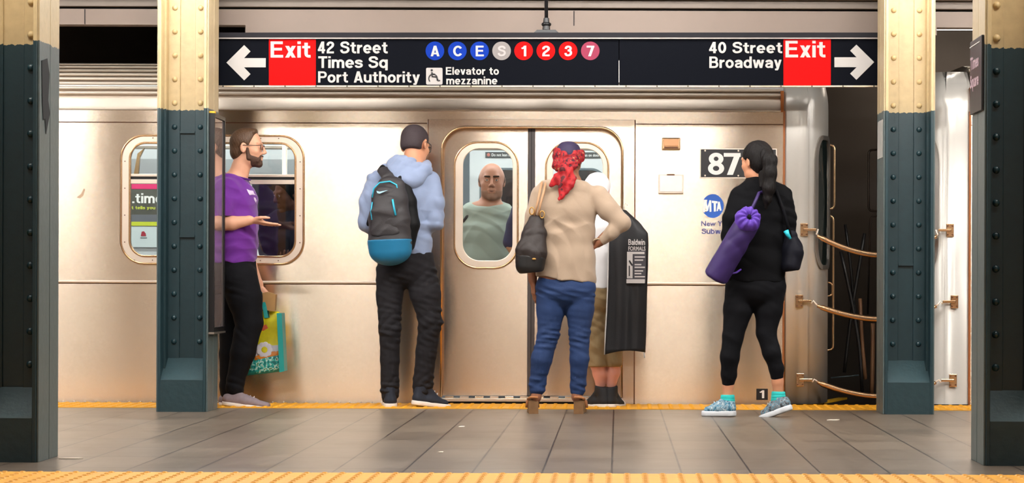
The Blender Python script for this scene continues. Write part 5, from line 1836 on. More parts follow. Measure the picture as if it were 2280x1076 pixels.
hand(v, fb.p(919, 498, .32), (-.6, .8, .1), (-.4, 0, 1), .95, .8, left=True, wr=.026)
v.build('body', SKIN_B, fb.root)
v = fb.vol([hB], .22, .004)
v.ell(qb(-.014, 0, .036), [x * 1.06 for x in (.102, .083, .092)], .01, frB)
v.ell(qb(-.055, 0, -.015), [x * 1.06 for x in (.055, .070, .05)], .02, frB)
v.cut(frB[0] * .9 - frB[2] * .5, qb(.05, 0, .055), .01)
v.cut(frB[0] - frB[2] * .6, qb(.010, 0, -.01), .008)
v.cut(-frB[2], qb(0, 0, -.048), .008)
for sd in (-1, 1):
    v.ell(qb(-.010, sd * .086, -.012), [x * 1.06 for x in (.026, .03, .036)], .01, frB, True)
v.build('hair', HAIR_CROP, fb.root)
gl = MB()
for sd in (-1, 1):
    gl.tube(round_path([qb(.102, sd * .012, .018), qb(.096, sd * .056, .018), qb(.096, sd * .054, -.016), qb(.102, sd * .014, -.016), qb(.102, sd * .012, .012)], .008), .0026, 6)
    gl.tube([qb(.096, sd * .056, .014), qb(.05, sd * .082, .012), qb(-.01, sd * .088, .012), qb(-.03, sd * .088, .0)], .0026, 6)
gl.build('glasses', GLASS_FR, fb.root, True)
HOODIE = mat('hoodie_blue', '#828fab', .85, var=.08, scale=18, bump=.1, bscale=250, sheen=.15)
v = fb.vol([fb.p(x, y, dd) for x, y, dd, *_ in tor + bL + bR], .15)
v.chain(fb.trunk(tor), .035, fb.u)
for a in (bL, bR): v.chain(fb.limb(a), .022)
v.cut((.02, 0, -1), fb.p(900, 569), .01)
v.cut((0, .15, 1), fb.p(920, 366), .015)
v.folds(.010, [(3, 2, 9), (-8, 4, 8), (6, -3, 11), (12, 0, 5)], 21)
hd = v.build('hoodie', HOODIE, fb.root)
v = fb.vol([fb.p(908, 375)], .32, .005)
ring_ = [(868, 372, .06), (866, 384, -.03), (880, 396, -.10), (905, 402, -.125), (930, 396, -.11), (947, 378, -.05), (950, 366, .03)]
v.chain([(fb.p(*q), fb.r(15 if 0 < i < 6 else 11)) for i, q in enumerate(ring_)], .02)
v.ell(fb.p(900, 378, -.085), (.105, .055, .075), .04)
v.ell(fb.p(895, 358, -.05), (.09, .05, .04), .04)
v.ell(fb.p(916, 402, -.12), (.06, .035, .055), .03)
v.ell(qb(-.03, 0, -.02), (.085, .085, .11), .02, frB, True)
v.folds(.006, [(6, 4, 14), (-9, 4, 10), (12, 0, 8)], 8)
v.build('hood', HOODIE, hd)
trouser(fb, 'jeans', CHARCOAL, [(903, 565, 0, 62, .12), (904, 600, 0, 65, .125)], [gL, gR], .009, [((0, 0, 1), fb.p(900, 562))], seed=9, at=[(720, .10), (855, .07), (610, .06)], waves=[(6, 0, 15), (9, 3, 19), (-12, 2, 12), (4, 0, 26)])
NAVY_C = mat('canvas_navy', '#151b29', .8, var=.15, scale=80)
build_shoe(fb.root, fb.p(870, 909, -.06), fb.p(864, 901, .20), .098, NAVY_C, SOLE_W, .07, 0, .03, SOLE_W, True)
build_shoe(fb.root, fb.p(916, 908.5, -.03), fb.p(1003, 908.5, .06), .10, NAVY_C, SOLE_W, .07, .022, .03, SOLE_W, True)

# backpack on the left shoulder
bp0 = fb.p(870, 570, -.2)
bk = thing('backpack', 'dark grey backpack with teal base and zips on the back of the blue hoodie', 'backpack', bp0)
BK = mat('pack_nylon', '#2a2628', .6, var=.15, scale=30, bump=.1, bscale=200)
BKD = mat('pack_black', '#0a0a0c', .6, spec=.2)
TQ = mat('pack_teal', '#10698f', .5, var=.1)
TQ2 = mat('pack_teal_zip', '#2aa6c4', .5)
ub = nrm((1, -.12, .12))
v = fb.vol([fb.p(800, 360, -.2), fb.p(950, 580, -.2)], .16, .005)
v.chain([(fb.p(872, 410, -.20), (fb.r(30), .055)), (fb.p(868, 440, -.215), (fb.r(40), .08)), (fb.p(867, 490, -.22), (fb.r(46), .095)), (fb.p(868, 540, -.215), (fb.r(48), .095)), (fb.p(869, 556, -.21), (fb.r(46), .085))], .02, ub)
v.folds(.003, [(4, 3, 9), (-6, 4, 12)], 5)
pk = v.build('pack_body', BK, bk)
v = fb.vol([fb.p(800, 520, -.2), fb.p(950, 580, -.2)], .16, .005)
v.chain([(fb.p(867, 526, -.218), (fb.r(50), .116)), (fb.p(869, 556, -.214), (fb.r(48), .105))], .02, ub)
v.cut((-.04, 0, 1), fb.p(868, 533, -.3), .004)
v.build('pack_base', TQ, bk)
v = fb.vol([fb.p(890, 400, -.12), fb.p(940, 540, -.12)], .1, .005)
v.chain([(fb.p(895, 400, -.135), (fb.r(14), .035)), (fb.p(908, 450, -.14), (fb.r(19), .05)), (fb.p(914, 500, -.15), (fb.r(20), .055)), (fb.p(908, 545, -.15), (fb.r(16), .05))], .02, ub)
v.build('side_pocket', BKD, bk)
v = fb.vol([fb.p(830, 420, -.28), fb.p(905, 540, -.28)], .1, .005)
v.chain([(fb.p(858, 425, -.262), (fb.r(24), .03)), (fb.p(855, 470, -.285), (fb.r(30), .035)), (fb.p(858, 520, -.285), (fb.r(32), .032))], .02, ub)
v.cut((0, 0, -1), fb.p(855, 527, -.3), .004)
v.folds(.003, [(4, 3, 9), (-6, 4, 12)], 6)
v.build('front_pocket', BK, bk)
MB().tube([fb.p(*q) for q in ((829, 440, -.275), (832, 420, -.275), (845, 407, -.268), (868, 404, -.262), (883, 412, -.262), (886, 430, -.272))], .005, 8).build('zip', TQ2, bk, True)
MB().tube([fb.p(*q) for q in ((874, 444, -.315), (877, 462, -.318), (881, 480, -.318))], .0065, 8).build('zip', TQ2, bk, True)
MB().tube([fb.p(*q) for q in ((829, 450, -.29), (826, 470, -.29), (828, 490, -.29))], .004, 8).build('zip', TQ2, bk, True)
# tick mark on the pocket
V = [fb.p(x, y, dd) for dd in (-.318, -.308) for x, y in ((838, 425), (840, 430), (845, 431.5), (864, 423.5), (845, 427), (842, 426))]
n = 6
obj('tick_mark', V, [tuple(range(n)), tuple(range(2 * n - 1, n - 1, -1))] + [(i, i + n, (i + 1) % n + n, (i + 1) % n) for i in range(n)], mat('mark_pale_blue', '#9cc4d8', .5), bk)
v = fb.vol([fb.p(845, 360, -.1), fb.p(880, 410, -.2)], .1, .005)
v.chain([(fb.p(852, 378, -.09), (fb.r(13), .018)), (fb.p(862, 392, -.16), (fb.r(13), .02)), (fb.p(872, 408, -.19), (fb.r(15), .022))], .012, ub)
v.build('grab_loop', BK, bk)
MB().tube([fb.p(*q) for q in ((852, 374, -.08), (846, 384, .02), (845, 400, .10))], [.022, .024, .02], 8).build('shoulder_strap', BKD, bk, True)
MB().tube([fb.p(*q) for q in ((828, 470, -.19), (822, 488, -.13), (818, 505, -.06))], [.014, .012, .012], 8).build('lower_strap', BKD, bk, True)
MB().tube([fb.p(*q) for q in ((900, 545, -.20), (912, 538, -.17), (922, 525, -.14))], [.02, .016, .008], 8).build('side_tab', TQ, bk, True)

# ---------------- the woman with the red headscarf
fc = Figure('woman from behind with a red headscarf, beige sweater and blue jeans, hand on hip', (1250, 922), 14.2)
fc.u = (1, 0, 0)
tor = [(1272, 402, 0, 22, .065), (1262, 426, 0, 62, .10), (1258, 465, 0, 68, .125), (1257, 520, 0, 66, .12), (1258, 575, 0, 67, .125), (1259, 622, 0, 68, .13)]
cL = [(1205, 436, 0, 24), (1192, 480, -.02, 20), (1186, 535, -.01, 17), (1185, 590, .02, 13), (1186, 625, .02, 9.5)]
cR = [(1330, 440, 0, 27), (1356, 468, -.03, 23), (1384, 497, -.05, 19), (1362, 518, -.05, 16), (1336, 538, -.03, 11)]
dL = [(1228, 642, 0, 36), (1226, 690, 0, 31), (1221, 745, -.01, 24), (1206, 800, -.02, 23), (1197, 850, 0, 18), (1196, 866, 0, 18)]
dR = [(1291, 642, 0, 36), (1291, 690, 0, 31), (1290, 745, -.01, 23), (1290, 800, -.02, 21), (1287, 855, 0, 17), (1286, 868, 0, 17)]
hCc = fc.p(1266, 360, .02)
fwc = nrm((.25, .95, -.12))
frC = head_frame(fwc)
v = fc.vol([fc.p(1140, 310), fc.p(1410, 920)] + [fc.p(1250, 600, -.2), fc.p(1250, 600, .2)], .06)
v.chain(fc.trunk(tor + [(1259, 640, 0, 62, .12)], .84), .03, fc.u)
for a in (cL, cR): v.chain(fc.limb(a[:4], .76), .015); v.chain(fc.limb(a[3:], .98), .01)
for l, (fx_, fy_) in ((dL, (1186, 905)), (dR, (1288, 903))):
    v.chain(fc.limb(l, .82), .015)
    v.seg(fc.p(l[-1][0], 862, 0), fc.p(l[-1][0] - 2, 884, -.01), .034, .030, .015)
    v.seg(fc.p(l[-1][0] - 2, 884, -.01), fc.p(fx_ + 2, 912, .13), .030, .022, .015)
qc = head(v, hCc, fwc, .98, neck_to=fc.p(1274, 404), neck_r=.050)
hand(v, fc.p(1187, 627, .02), (.05, .1, -1), (.9, .3, 0), .92, .45, left=True, wr=.022)
hand(v, fc.p(1336, 539, -.03), (-.75, .5, -.45), (-.6, -.3, .3), .9, .35, wr=.023)
v.build('body', SKIN_C, fc.root)
SWEAT = mat('sweater_beige', '#a18b76', .9, var=.07, scale=14, bump=.12, bscale=260, sheen=.2)
v = fc.vol([fc.p(x, y, dd) for x, y, dd, *_ in tor + cL + cR], .13)
v.chain(fc.trunk(tor), .03, fc.u)
v.chain(fc.limb(cL[:4], 1.0), .025)
v.chain(fc.limb(cR), .02)
v.cut((-.12, 0, -1), fc.p(1258, 624), .006)
v.cut((0, .1, 1), fc.p(1272, 402), .012)
v.cut(fc.p(1336, 541, -.03) - fc.p(1362, 518, -.05), fc.p(1338, 536, -.03), .004, (fc.p(1331, 560, -.10), fc.p(1352, 520, .05)))
v.folds(.0095, [(5, 3, 5), (-5, 4, 4), (8, 2, 2.5)], 33, None, [(fc.p(0, 590)[2], .14), (fc.p(0, 500)[2], .05)], .35)
sw = v.build('sweater', SWEAT, fc.root)
MB().tube([fc.p(1330 + 10 * math.cos(a), 541 + 9 * math.sin(a), -.03 + .03 * math.sin(a)) for a in [6.2832 * k / 16 for k in range(16)]], .006, 6, True).build('cuff', mat('cuff_beige', '#ab957b', .9), sw, True)
DENIM = mat('denim_blue', '#112c57', .8, var=.35, scale=7, bump=.15, bscale=300)
trouser(fc, 'jeans', DENIM, [(1258, 612, 0, 56, .11), (1259, 642, 0, 63, .13)], [dL, dR], .007, [((0, 0, 1), fc.p(1258, 605))], seed=14, at=[(745, .07), (850, .06), (650, .03)], waves=[(3, 0, 19), (7, 2, 24), (-7, 2, 14), (2, 0, 30)])
# headscarf
SC_PUR = mat('scarf_purple', '#24163a', .7, var=.15)
FLORAL = patch_mat('scarf_flowers', [(0, '#3f0a1c'), (.40, '#8c111b'), (.52, '#a4181b'), (.60, '#6b1226'), (.66, '#a98a58')], 46, .7)
SCRED = patch_mat('scarf_red', [(0, '#4a060c'), (.36, '#930d16'), (.50, '#ab1219'), (.63, '#7a0a12'), (.70, '#b89a66')], 22, .65)
v = fc.vol([hCc], .22, .005)
v.ell(qc(-.012, 0, .026), (.108, .088, .104), .01, frC)
v.cut(-frC[2], qc(0, 0, -.02), .01)
v.folds(.003, [(8, 5, 14), (-9, 5, 12)], 2)
sc_ = v.build('headscarf', SC_PUR, fc.root)
v = fc.vol([hCc], .26, .005)
v.chain([(qc(.05, .082, .05), (.030, .012)), (qc(-.01, .092, .035), (.040, .014)), (qc(-.075, .065, .01), (.048, .016)), (qc(-.112, 0, -.005), (.050, .018)), (qc(-.085, -.06, .03), (.048, .015)), (qc(-.02, -.088, .04), (.042, .014)), (qc(.05, -.078, .05), (.03, .012))], .01, (0, 0, 1))
v.ell(qc(-.085, .0, -.04), (.05, .085, .05), .02, frC)
v.folds(.004, [(10, 5, 24), (-9, 5, 30)], 2)
v.build('scarf_band', FLORAL, sc_)
v = fc.vol([fc.p(1215, 360, -.15), fc.p(1290, 450, -.15)], .1, .0045)
v.ell(fc.p(1259, 380, -.125), (.045, .03, .035), .02)
v.chain([(fc.p(1258, 384, -.13), (.035, .014)), (fc.p(1243, 398, -.135), (.042, .014)), (fc.p(1226, 414, -.135), (.012, .009))], .012, (1, 0, .6))
v.chain([(fc.p(1262, 384, -.13), (.036, .014)), (fc.p(1262, 408, -.14), (.052, .016)), (fc.p(1246, 443, -.145), (.012, .009))], .012, (1, 0, .1))
v.chain([(fc.p(1264, 384, -.13), (.03, .014)), (fc.p(1274, 400, -.14), (.03, .012))], .012, (1, 0, .1))
v.folds(.006, [(22, 5, 9), (-19, 5, 12)], 12)
v.build('scarf_tails', SCRED, sc_)
# wedge shoes
TANL = mat('tan_leather', '#a66a3c', .5)
WOOD = mat('wedge_wood', '#6e4d2c', .5, var=.3, scale=30)
for (hx_, hy_, tx_) in ((1188, 922, 1184), (1288, 922, 1296)):
    a = Vector(fc.p(hx_, hy_, -.03)); b_ = Vector(fc.p(tx_, hy_ - 8, .20))
    a.z = 0; b_.z = 0
    x = (b_ - a).normalized(); y = Vector((0, 0, 1)).cross(x)
    pr_ = [(-.01, 0), (-.005, .085), (.04, .10), (.12, .055), (.18, .022), (.235, .022), (.24, 0), (.16, 0), (.13, .006), (.06, .004)]
    m1 = MB()
    V = []
    for s_ in (-.030, -.022, .022, .030):
        sh = 1 if abs(s_) < .025 else .94
        V += [a + x * (px_ * sh + .003) + y * s_ + Vector((0, 0, pz * sh)) for px_, pz in pr_]
    n = len(pr_)
    Fc = [tuple(range(n - 1, -1, -1)), tuple(range(3 * n, 4 * n))]
    for k in range(3):
        for i in range(n):
            Fc.append((k * n + i, k * n + (i + 1) % n, (k + 1) * n + (i + 1) % n, (k + 1) * n + i))
    w_o = obj('wedge_shoe', V, Fc, WOOD, fc.root)
    MB().tube([a + x * .16 - y * .034 + Vector((0, 0, .03)), a + x * .16 - y * .03 + Vector((0, 0, .07)), a + x * .16 + Vector((0, 0, .085)), a + x * .16 + y * .03 + Vector((0, 0, .07)), a + x * .16 + y * .034 + Vector((0, 0, .03))], .012, 8).build('toe_strap', TANL, w_o, True)
    MB().tube([a + x * .03 - y * .034 + Vector((0, 0, .09)), a - x * .012 - y * .02 + Vector((0, 0, .105)), a - x * .012 + y * .02 + Vector((0, 0, .105)), a + x * .03 + y * .034 + Vector((0, 0, .09))], .009, 8).build('heel_strap', TANL, w_o, True)
# brown handbag
hb_ = thing('handbag', 'dark brown handbag with tan straps hanging from the shoulder of the beige sweater', 'bag', fc.p(1182, 608, -.12))
BRN = mat('bag_brown', '#1f130f', .6, var=.2, scale=20, bump=.15)
BRN2 = mat('bag_black_brown', '#0e0a09', .5, var=.2)
v = fc.vol([fc.p(1140, 470, -.1), fc.p(1230, 620, -.1)], .12, .005)
v.chain([(fc.p(1194, 490, -.10), (fc.r(17), .03)), (fc.p(1190, 520, -.115), (fc.r(26), .05)), (fc.p(1183, 560, -.13), (fc.r(33), .07)), (fc.p(1180, 590, -.13), (fc.r(31), .07))], .02, (1, 0, .2))
v.cut((.12, 0, -1), fc.p(1180, 606, -.1), .01)
v.folds(.005, [(8, 5, 8), (-9, 5, 7), (3, 4, 12)], 3)
v.build('bag_body', BRN, hb_)
v = fc.vol([fc.p(1140, 560, -.1), fc.p(1230, 620, -.1)], .12, .005)
v.chain([(fc.p(1182, 568, -.13), (fc.r(34), .074)), (fc.p(1180, 592, -.13), (fc.r(32), .073))], .02, (1, 0, .2))
v.cut((.12, 0, -1), fc.p(1180, 608, -.1), .008)
v.cut((.10, 0, 1), fc.p(1182, 570, -.1), .004)
v.build('bag_base', BRN2, hb_)
TANS = mat('strap_tan', '#b38a66', .6)
for dx in (0, 9):
    MB().tube([fc.p(1188 + dx, 488, -.10), fc.p(1196 + dx * .8, 455, -.135), fc.p(1202 + dx, 426, -.112), fc.p(1206 + dx, 408, -.06), fc.p(1207 + dx, 404, .01), fc.p(1205 + dx, 416, .075), fc.p(1200 + dx * .5, 470, .11)], .0075, 8).build('strap', TANS, hb_, True)
for px_, py_ in ((1184, 470), (1207, 478)):
    MB().tube([fc.p(px_ + 5 * math.cos(a), py_ + 8 * math.sin(a), -.13) for a in [6.2832 * k / 14 for k in range(14)]], .004, 6, True).build('buckle', mat('bag_brass', '#b98e4e', .3, .8), hb_, True)
MB().ball(fc.p(1189, 577, -.21), .008, 1.6, .5, .8, 8, 6).build('clasp', bpy.data.materials['bag_brass'], hb_)

# ---------------- the person in the white cap with the garment bag
fd = Figure('person in a white cap, white top and khaki shorts standing behind the garment bag', (1345, 910), 14.96)
fd.u = (1, 0, 0)
tor = [(1330, 455, .0, 20, .06), (1335, 472, .0, 42, .09), (1338, 510, 0, 44, .115), (1340, 570, 0, 42, .11), (1342, 640, 0, 42, .12)]
aL = [(1302, 482, 0, 17), (1296, 530, .02, 14), (1300, 580, .08, 11), (1312, 600, .18, 9)]
aR = [(1370, 482, 0, 17), (1384, 535, -.02, 14), (1392, 580, -.06, 11), (1396, 600, -.09, 9)]
kL = [(1330, 660, 0, 26), (1331, 710, 0, 25), (1331, 770, 0, 23), (1331, 812, 0, 22), (1336, 832, .02, 16), (1337, 868, .03, 9)]
kR = [(1362, 660, 0, 26), (1365, 710, 0, 25), (1366, 770, 0, 21), (1367, 806, 0, 19), (1365, 830, .02, 15), (1360, 868, .03, 9)]
hD = fd.p(1330, 426, 0)
fwd_ = nrm((.15, 1, -.05))
frD = head_frame(fwd_)
v = fd.vol([fd.p(1280, 380), fd.p(1410, 905)] + [fd.p(1340, 600, -.25), fd.p(1340, 600, .25)], .06)
v.chain(fd.trunk(tor + [(1345, 670, 0, 42, .12)], .86), .03, fd.u)
for a in (aL, aR): v.chain(fd.limb(a, .92), .012)
for l in (kL, kR): v.chain(fd.limb(l[:4], .75) + fd.limb(l[4:], 1.0), .015); v.seg(fd.p(l[-1][0], 885, .03), fd.p(l[-1][0], 900, .05), .024, .02)
qd = head(v, hD, fwd_, .95, neck_to=fd.p(1331, 462), neck_r=.05)
hand(v, fd.p(1313, 602, .19), (.5, .6, -.5), (1, 0, 0), .88, .7, wr=.021)
hand(v, fd.p(1397, 604, -.095), (.1, -.3, -1), (-.2, -1, 0), .88, .6, wr=.021)
v.build('body', SKIN_D, fd.root)
WHITE_C = mat('white_cotton', '#e9e6e6', .8, var=.05, scale=14, bump=.1, bscale=200)
v = fd.vol([hD], .25, .005)
v.ell(qd(-.01, 0, .030), (.106, .088, .098), .01, frD)
v.ell(qd(-.06, 0, -.03), (.06, .078, .07), .02, frD)
v.cut(frD[0] - frD[2] * .6, qd(.03, 0, -.01), .01)
v.folds(.002, [(9, 4, 12), (-9, 6, 14)], 2)
cp = v.build('cap', WHITE_C, fd.root)
v = fd.vol([qd(.14, 0, .05)], .16, .005)
v.seg(qd(.06, 0, .055), qd(.15, 0, .035), (.07, .008), (.055, .006), .01, frD[1])
v.build('cap_peak', WHITE_C, cp)
v = fd.vol([fd.p(x, y, dd) for x, y, dd, *_ in tor + aL + aR], .12)
v.chain(fd.trunk(tor), .03, fd.u)
for a in (aL, aR): v.chain(fd.limb(a[:2], 1.25), .02)
v.cut((0, 0, -1), fd.p(1340, 642), .006)
v.folds(.004, [(6, 3, 5), (-7, 4, 7), (9, 2, 3)], 31)
v.build('white_top', WHITE_C, fd.root)
KHAKI = mat('khaki_cotton', '#8a7350', .85, var=.1, scale=14, bump=.1, bscale=200)
trouser(fd, 'shorts', KHAKI, [(1344, 625, 0, 38, .11), (1346, 662, 0, 42, .125)], [[q for q in kL[:4]], [q for q in kR[:4]]], .005, [((0, 0, -1), fd.p(1345, 817)), ((0, 0, 1), fd.p(1345, 622))], seed=19)
CANV = mat('canvas_black', '#16161a', .8, var=.2, scale=80)
build_shoe(fd.root, fd.p(1353, 909, -.05), fd.p(1299, 909, .16), .09, CANV, SOLE_W, .065, 0, .028, SOLE_W, True, toe_cap=SOLE_W)
build_shoe(fd.root, fd.p(1354, 909, -.05), fd.p(1384, 909, .19), .09, CANV, SOLE_W, .065, 0, .028, SOLE_W, True, toe_cap=SOLE_W)
# garment bag carried in front
gb = thing('garment_bag', 'long black garment bag with white print hanging beside the white cap wearer', 'garment bag', fd.p(1395, 785, -.22))
GARM = mat('garment_black', '#0f0d11', .5, var=.15, scale=5, bump=.1, bscale=80)
yg = 14.74
GQ = lambda x, y, dd=0: Vector(W(x, y, yg + dd))
left = [(1346, 790), (1348, 740), (1351, 690), (1353, 640), (1354, 590), (1355, 540), (1362, 500), (1372, 478), (1386, 467)]
right = [(1437, 785), (1439, 740), (1440, 690), (1441, 640), (1443, 590), (1444, 545), (1443, 520), (1425, 496), (1394, 468)]
V, Fc = [], []
nc = 22
rows = 36
def lerp_side(side, t):
    k = min(int(t * (len(side) - 1)), len(side) - 2)
    u = t * (len(side) - 1) - k
    return side[k][0] + (side[k + 1][0] - side[k][0]) * u, side[k][1] + (side[k + 1][1] - side[k][1]) * u
for sgn in (-1, 1):
    for i in range(rows + 1):
        t = i / rows
        l, r_ = lerp_side(left, t), lerp_side(right, t)
        for j in range(nc + 1):
            u = j / nc
            x, y = l[0] + (r_[0] - l[0]) * u, l[1] + (r_[1] - l[1]) * u
            if i == 0: y -= 10 * math.sin(u * 3.1416) * .6
            bulge = (math.sin(math.pi * u) ** .6) * (.045 if sgn < 0 else .02) * (1 - .4 * t)
            fold = .007 * math.sin(u * 21 + 2 * t) * (1 - t) * math.sin(math.pi * u) + .004 * math.sin(u * 9 + 7 * t)
            V.append(GQ(x, y, sgn * (bulge + .004) + fold))
m0 = (rows + 1) * (nc + 1)
for i in range(rows):
    for j in range(nc):
        a = i * (nc + 1) + j
        Fc.append((a, a + 1, a + nc + 2, a + nc + 1))
        Fc.append((a + m0, a + nc + 1 + m0, a + nc + 2 + m0, a + 1 + m0))
for i in range(rows):
    a = i * (nc + 1)
    Fc.append((a + m0, a, a + nc + 1, a + nc + 1 + m0))
    a += nc
    Fc.append((a, a + m0, a + m0 + nc + 1, a + nc + 1))
for j in range(nc):
    Fc.append((j + 1, j, j + m0, j + 1 + m0))
    a = rows * (nc + 1) + j
    Fc.append((a, a + 1, a + 1 + m0, a + m0))
obj('bag_shell', V, Fc, GARM, gb, True)
MB().tube([GQ(x, y, -.008) for x, y in left[:-1]], .0045, 6).build('zip', mat('zip_white', '#cfcac6', .5), gb, True)
MB().tube([GQ(1388, 468), GQ(1389, 458), GQ(1394, 452), GQ(1397, 458)], .004, 6).build('hanger_hook', FRAME_ST, gb, True)
MB().tube([GQ(1434, 785), GQ(1435, 797)], .004, 6).build('zip_pull', bpy.data.materials['zip_white'], gb, True)
GW = mat('print_grey', '#b8b0ac', .6)
yl = yg - .058
GL = lambda x, y: W(x, y, yl)
lb = MB().box(GL(1398, 545).x, GL(1438, 545).x, yl - .001, yl + .0, GL(1418, 629).z, GL(1418, 557).z).build('print_ground', mat('print_dark', '#3a363b', .6), gb)
gt = lambda s, x0, x1, yt, yb_, b=.02: lettering(s, GL(x0, yb_).x, GL(x1, yb_).x, GL(1418, yt).z, GL(1418, yb_).z, yl - .001, GW, gb, b, .0015, name='print_text')
gt('Baldwin', 1399, 1436, 533, 546)
gt('FORMALS', 1399, 1437, 549, 558)
MB().box(GL(1398, 0).x, GL(1437, 0).x, yl - .003, yl - .001, GL(1418, 566).z, GL(1418, 561).z).build('print_rule', GW, gb)
MB().box(GL(1398, 0).x, GL(1410.5, 0).x, yl - .003, yl - .001, GL(1418, 620).z, GL(1418, 566).z).build('print_panel', GW, gb)
MB().box(GL(1397, 0).x, GL(1438, 0).x, yl - .003, yl - .001, GL(1418, 631).z, GL(1418, 622).z).build('print_rule', GW, gb)
MB().prism([(GL(x, y).x, GL(x, y).z) for x, y in ((1400, 582), (1402, 579), (1409, 590), (1407, 593))], yl - .005, yl - .003).build('print_figure', GARM, gb)
MB().prism([(GL(x, y).x, GL(x, y).z) for x, y in ((1400, 592), (1402.5, 592), (1402.5, 615), (1400, 615))], yl - .005, yl - .003).build('print_figure', GARM, gb)
for k, y in enumerate((571, 578, 588, 594, 602, 608, 615)):
    x1_ = 1436 - (k % 3) * 4
    MB().box(GL(1413, y).x, GL(x1_, y).x, yl - .003, yl - .001, GL(1418, y + 3).z, GL(1418, y).z).build('print_line', GW, gb)

# ---------------- the woman with the ponytail and the mat
fe = Figure('woman from behind with a dark ponytail, black top, black leggings and turquoise socks', (1668, 926), 13.95)
fe.u = (1, 0, 0)
tor = [(1690, 408, 0, 20, .06), (1696, 428, 0, 52, .09), (1692, 470, 0, 62, .12), (1689, 530, 0, 57, .115), (1686, 580, 0, 62, .125), (1683, 622, 0, 66, .13)]
eL = [(1650, 440, 0, 27), (1634, 490, -.03, 25), (1627, 528, -.03, 21), (1640, 545, .10, 16), (1655, 548, .24, 11)]
eR = [(1740, 440, 0, 26), (1750, 485, 0, 23), (1753, 520, .01, 19), (1742, 545, .12, 15), (1730, 552, .24, 11)]
nL = [(1650, 640, 0, 35), (1643, 690, -.01, 32), (1632, 750, -.02, 23), (1625, 795, -.02, 21), (1623, 835, 0, 17), (1621, 860, .01, 12), (1620, 886, .01, 11)]
nR = [(1714, 640, 0, 36), (1711, 690, 0, 31), (1706, 742, -.01, 22), (1718, 785, -.03, 20), (1729, 822, -.02, 16), (1731, 850, -.01, 13), (1733, 880, 0, 11)]
hE = fe.p(1684, 361, .01)
fwe = nrm((-.62, .78, -.08))
frE = head_frame(fwe)
v = fe.vol([fe.p(1560, 310), fe.p(1780, 920)] + [fe.p(1690, 600, -.2), fe.p(1690, 600, .4)], .06)
v.chain(fe.trunk(tor + [(1683, 645, 0, 62, .12)], .86), .03, fe.u)
for a in (eL, eR): v.chain(fe.limb(a, .8), .015)
for l in (nL, nR): v.chain(fe.limb(l[:5], .88), .015); v.chain(fe.limb(l[4:], 1.0), .01)
for l in (nL, nR): v.seg(fe.p(l[-1][0], l[-1][1] + 6, .01), fe.p(l[-1][0] - 10, l[-1][1] + 16, .01), .022, .018, .015)
qe = head(v, hE, fwe, 1.0, neck_to=fe.p(1690, 410), neck_r=.052)
hand(v, fe.p(1660, 548, .26), (.6, .7, .1), (.6, 0, 1), .9, .7, wr=.023)
hand(v, fe.p(1726, 553, .26), (-.6, .7, .1), (-.6, 0, 1), .9, .7, left=True, wr=.023)
v.build('body', SKIN_B, fe.root)
add_eye(fe, qe, hE, 1.0, frE)
v = fe.vol([hE, fe.p(1715, 460, -.1)], .2, .005)
v.ell(qe(-.018, 0, .030), (.106, .090, .102), .01, frE)
v.ell(qe(-.06, 0, -.02), (.06, .075, .07), .02, frE)
v.cut(frE[0] - frE[2] * .35, qe(.058, 0, .03), .01)
v.cut(frE[0] - frE[2] * .8, qe(.012, 0, -.012), .01)
for sd in (-1, 1):
    v.ell(qe(-.006, sd * .088, -.014), (.020, .03, .030), .01, frE, True)
    v.ell(qe(.045, sd * .08, -.03), (.05, .05, .05), .01, frE, True)
v.folds(.0018, [(30, 20, 14), (-24, 26, 18)], 3)
hE_o = v.build('hair', HAIR_DK, fe.root)
v = fe.vol([fe.p(1695, 340, -.05), fe.p(1715, 460, -.1)], .16, .005)
v.chain([(fe.p(1703, 344, -.08), .038), (fe.p(1714, 358, -.12), .042), (fe.p(1715, 385, -.140), .038), (fe.p(1712, 420, -.15), .036), (fe.p(1708, 445, -.15), .022), (fe.p(1706, 462, -.145), .010)], .02)
v.chain([(fe.p(1700, 390, -.11), .03), (fe.p(1694, 415, -.125), .012)], .02)
v.folds(.004, [(26, 20, 4), (-24, 26, 5)], 7)
v.build('ponytail', HAIR_DK, hE_o)
BLKT = mat('black_knit', (.0028, .0028, .0036), .85, var=.2, scale=20, bump=.1, bscale=200, spec=.12)
BLKL = mat('black_leggings', (.0026, .0026, .004), .8, var=.15, scale=20, spec=.15)
v = fe.vol([fe.p(x, y, dd) for x, y, dd, *_ in tor + eL + eR], .13)
v.chain(fe.trunk(tor), .03, fe.u)
for a in (eL, eR): v.chain(fe.limb(a), .02)
v.chain([(fe.p(1686, 400, .03), (fe.r(26), .065)), (fe.p(1690, 420, 0), (fe.r(32), .075))], .03, fe.u)
v.cut((0, 0, -1), fe.p(1685, 628), .006)
v.folds(.005, [(5, 3, 8), (-7, 4, 8), (4, 2, 13)], 41)
v.build('jacket', BLKT, fe.root)
trouser(fe, 'leggings', BLKL, [(1684, 600, 0, 62, .12), (1683, 640, 0, 65, .13)], [nL[:5] + [(1621.5, 850, .005, 14.5)], nR[:5] + [(1730, 838, -.015, 14.5)]], .0015,
        [((0, 0, 1), fe.p(1684, 600))], seed=2)
TURQ = mat('sock_turquoise', '#25b3ad', .85, var=.1)
for l, y0, y1 in ((nL, 880, 898), (nR, 872, 894)):
    v = fe.vol([fe.p(l[-1][0], 885)], .12, .004)
    v.seg(fe.p(l[-1][0], y0 - 6, l[-1][2]), fe.p(l[-1][0], y1, l[-1][2]), fe.r(14.5), fe.r(17), .01)
    v.cut((0, 0, 1), fe.p(l[-1][0], y0), .004)
    v.folds(.0015, [(0, 0, 60)], 2)
    v.build('sock', TURQ, fe.root)
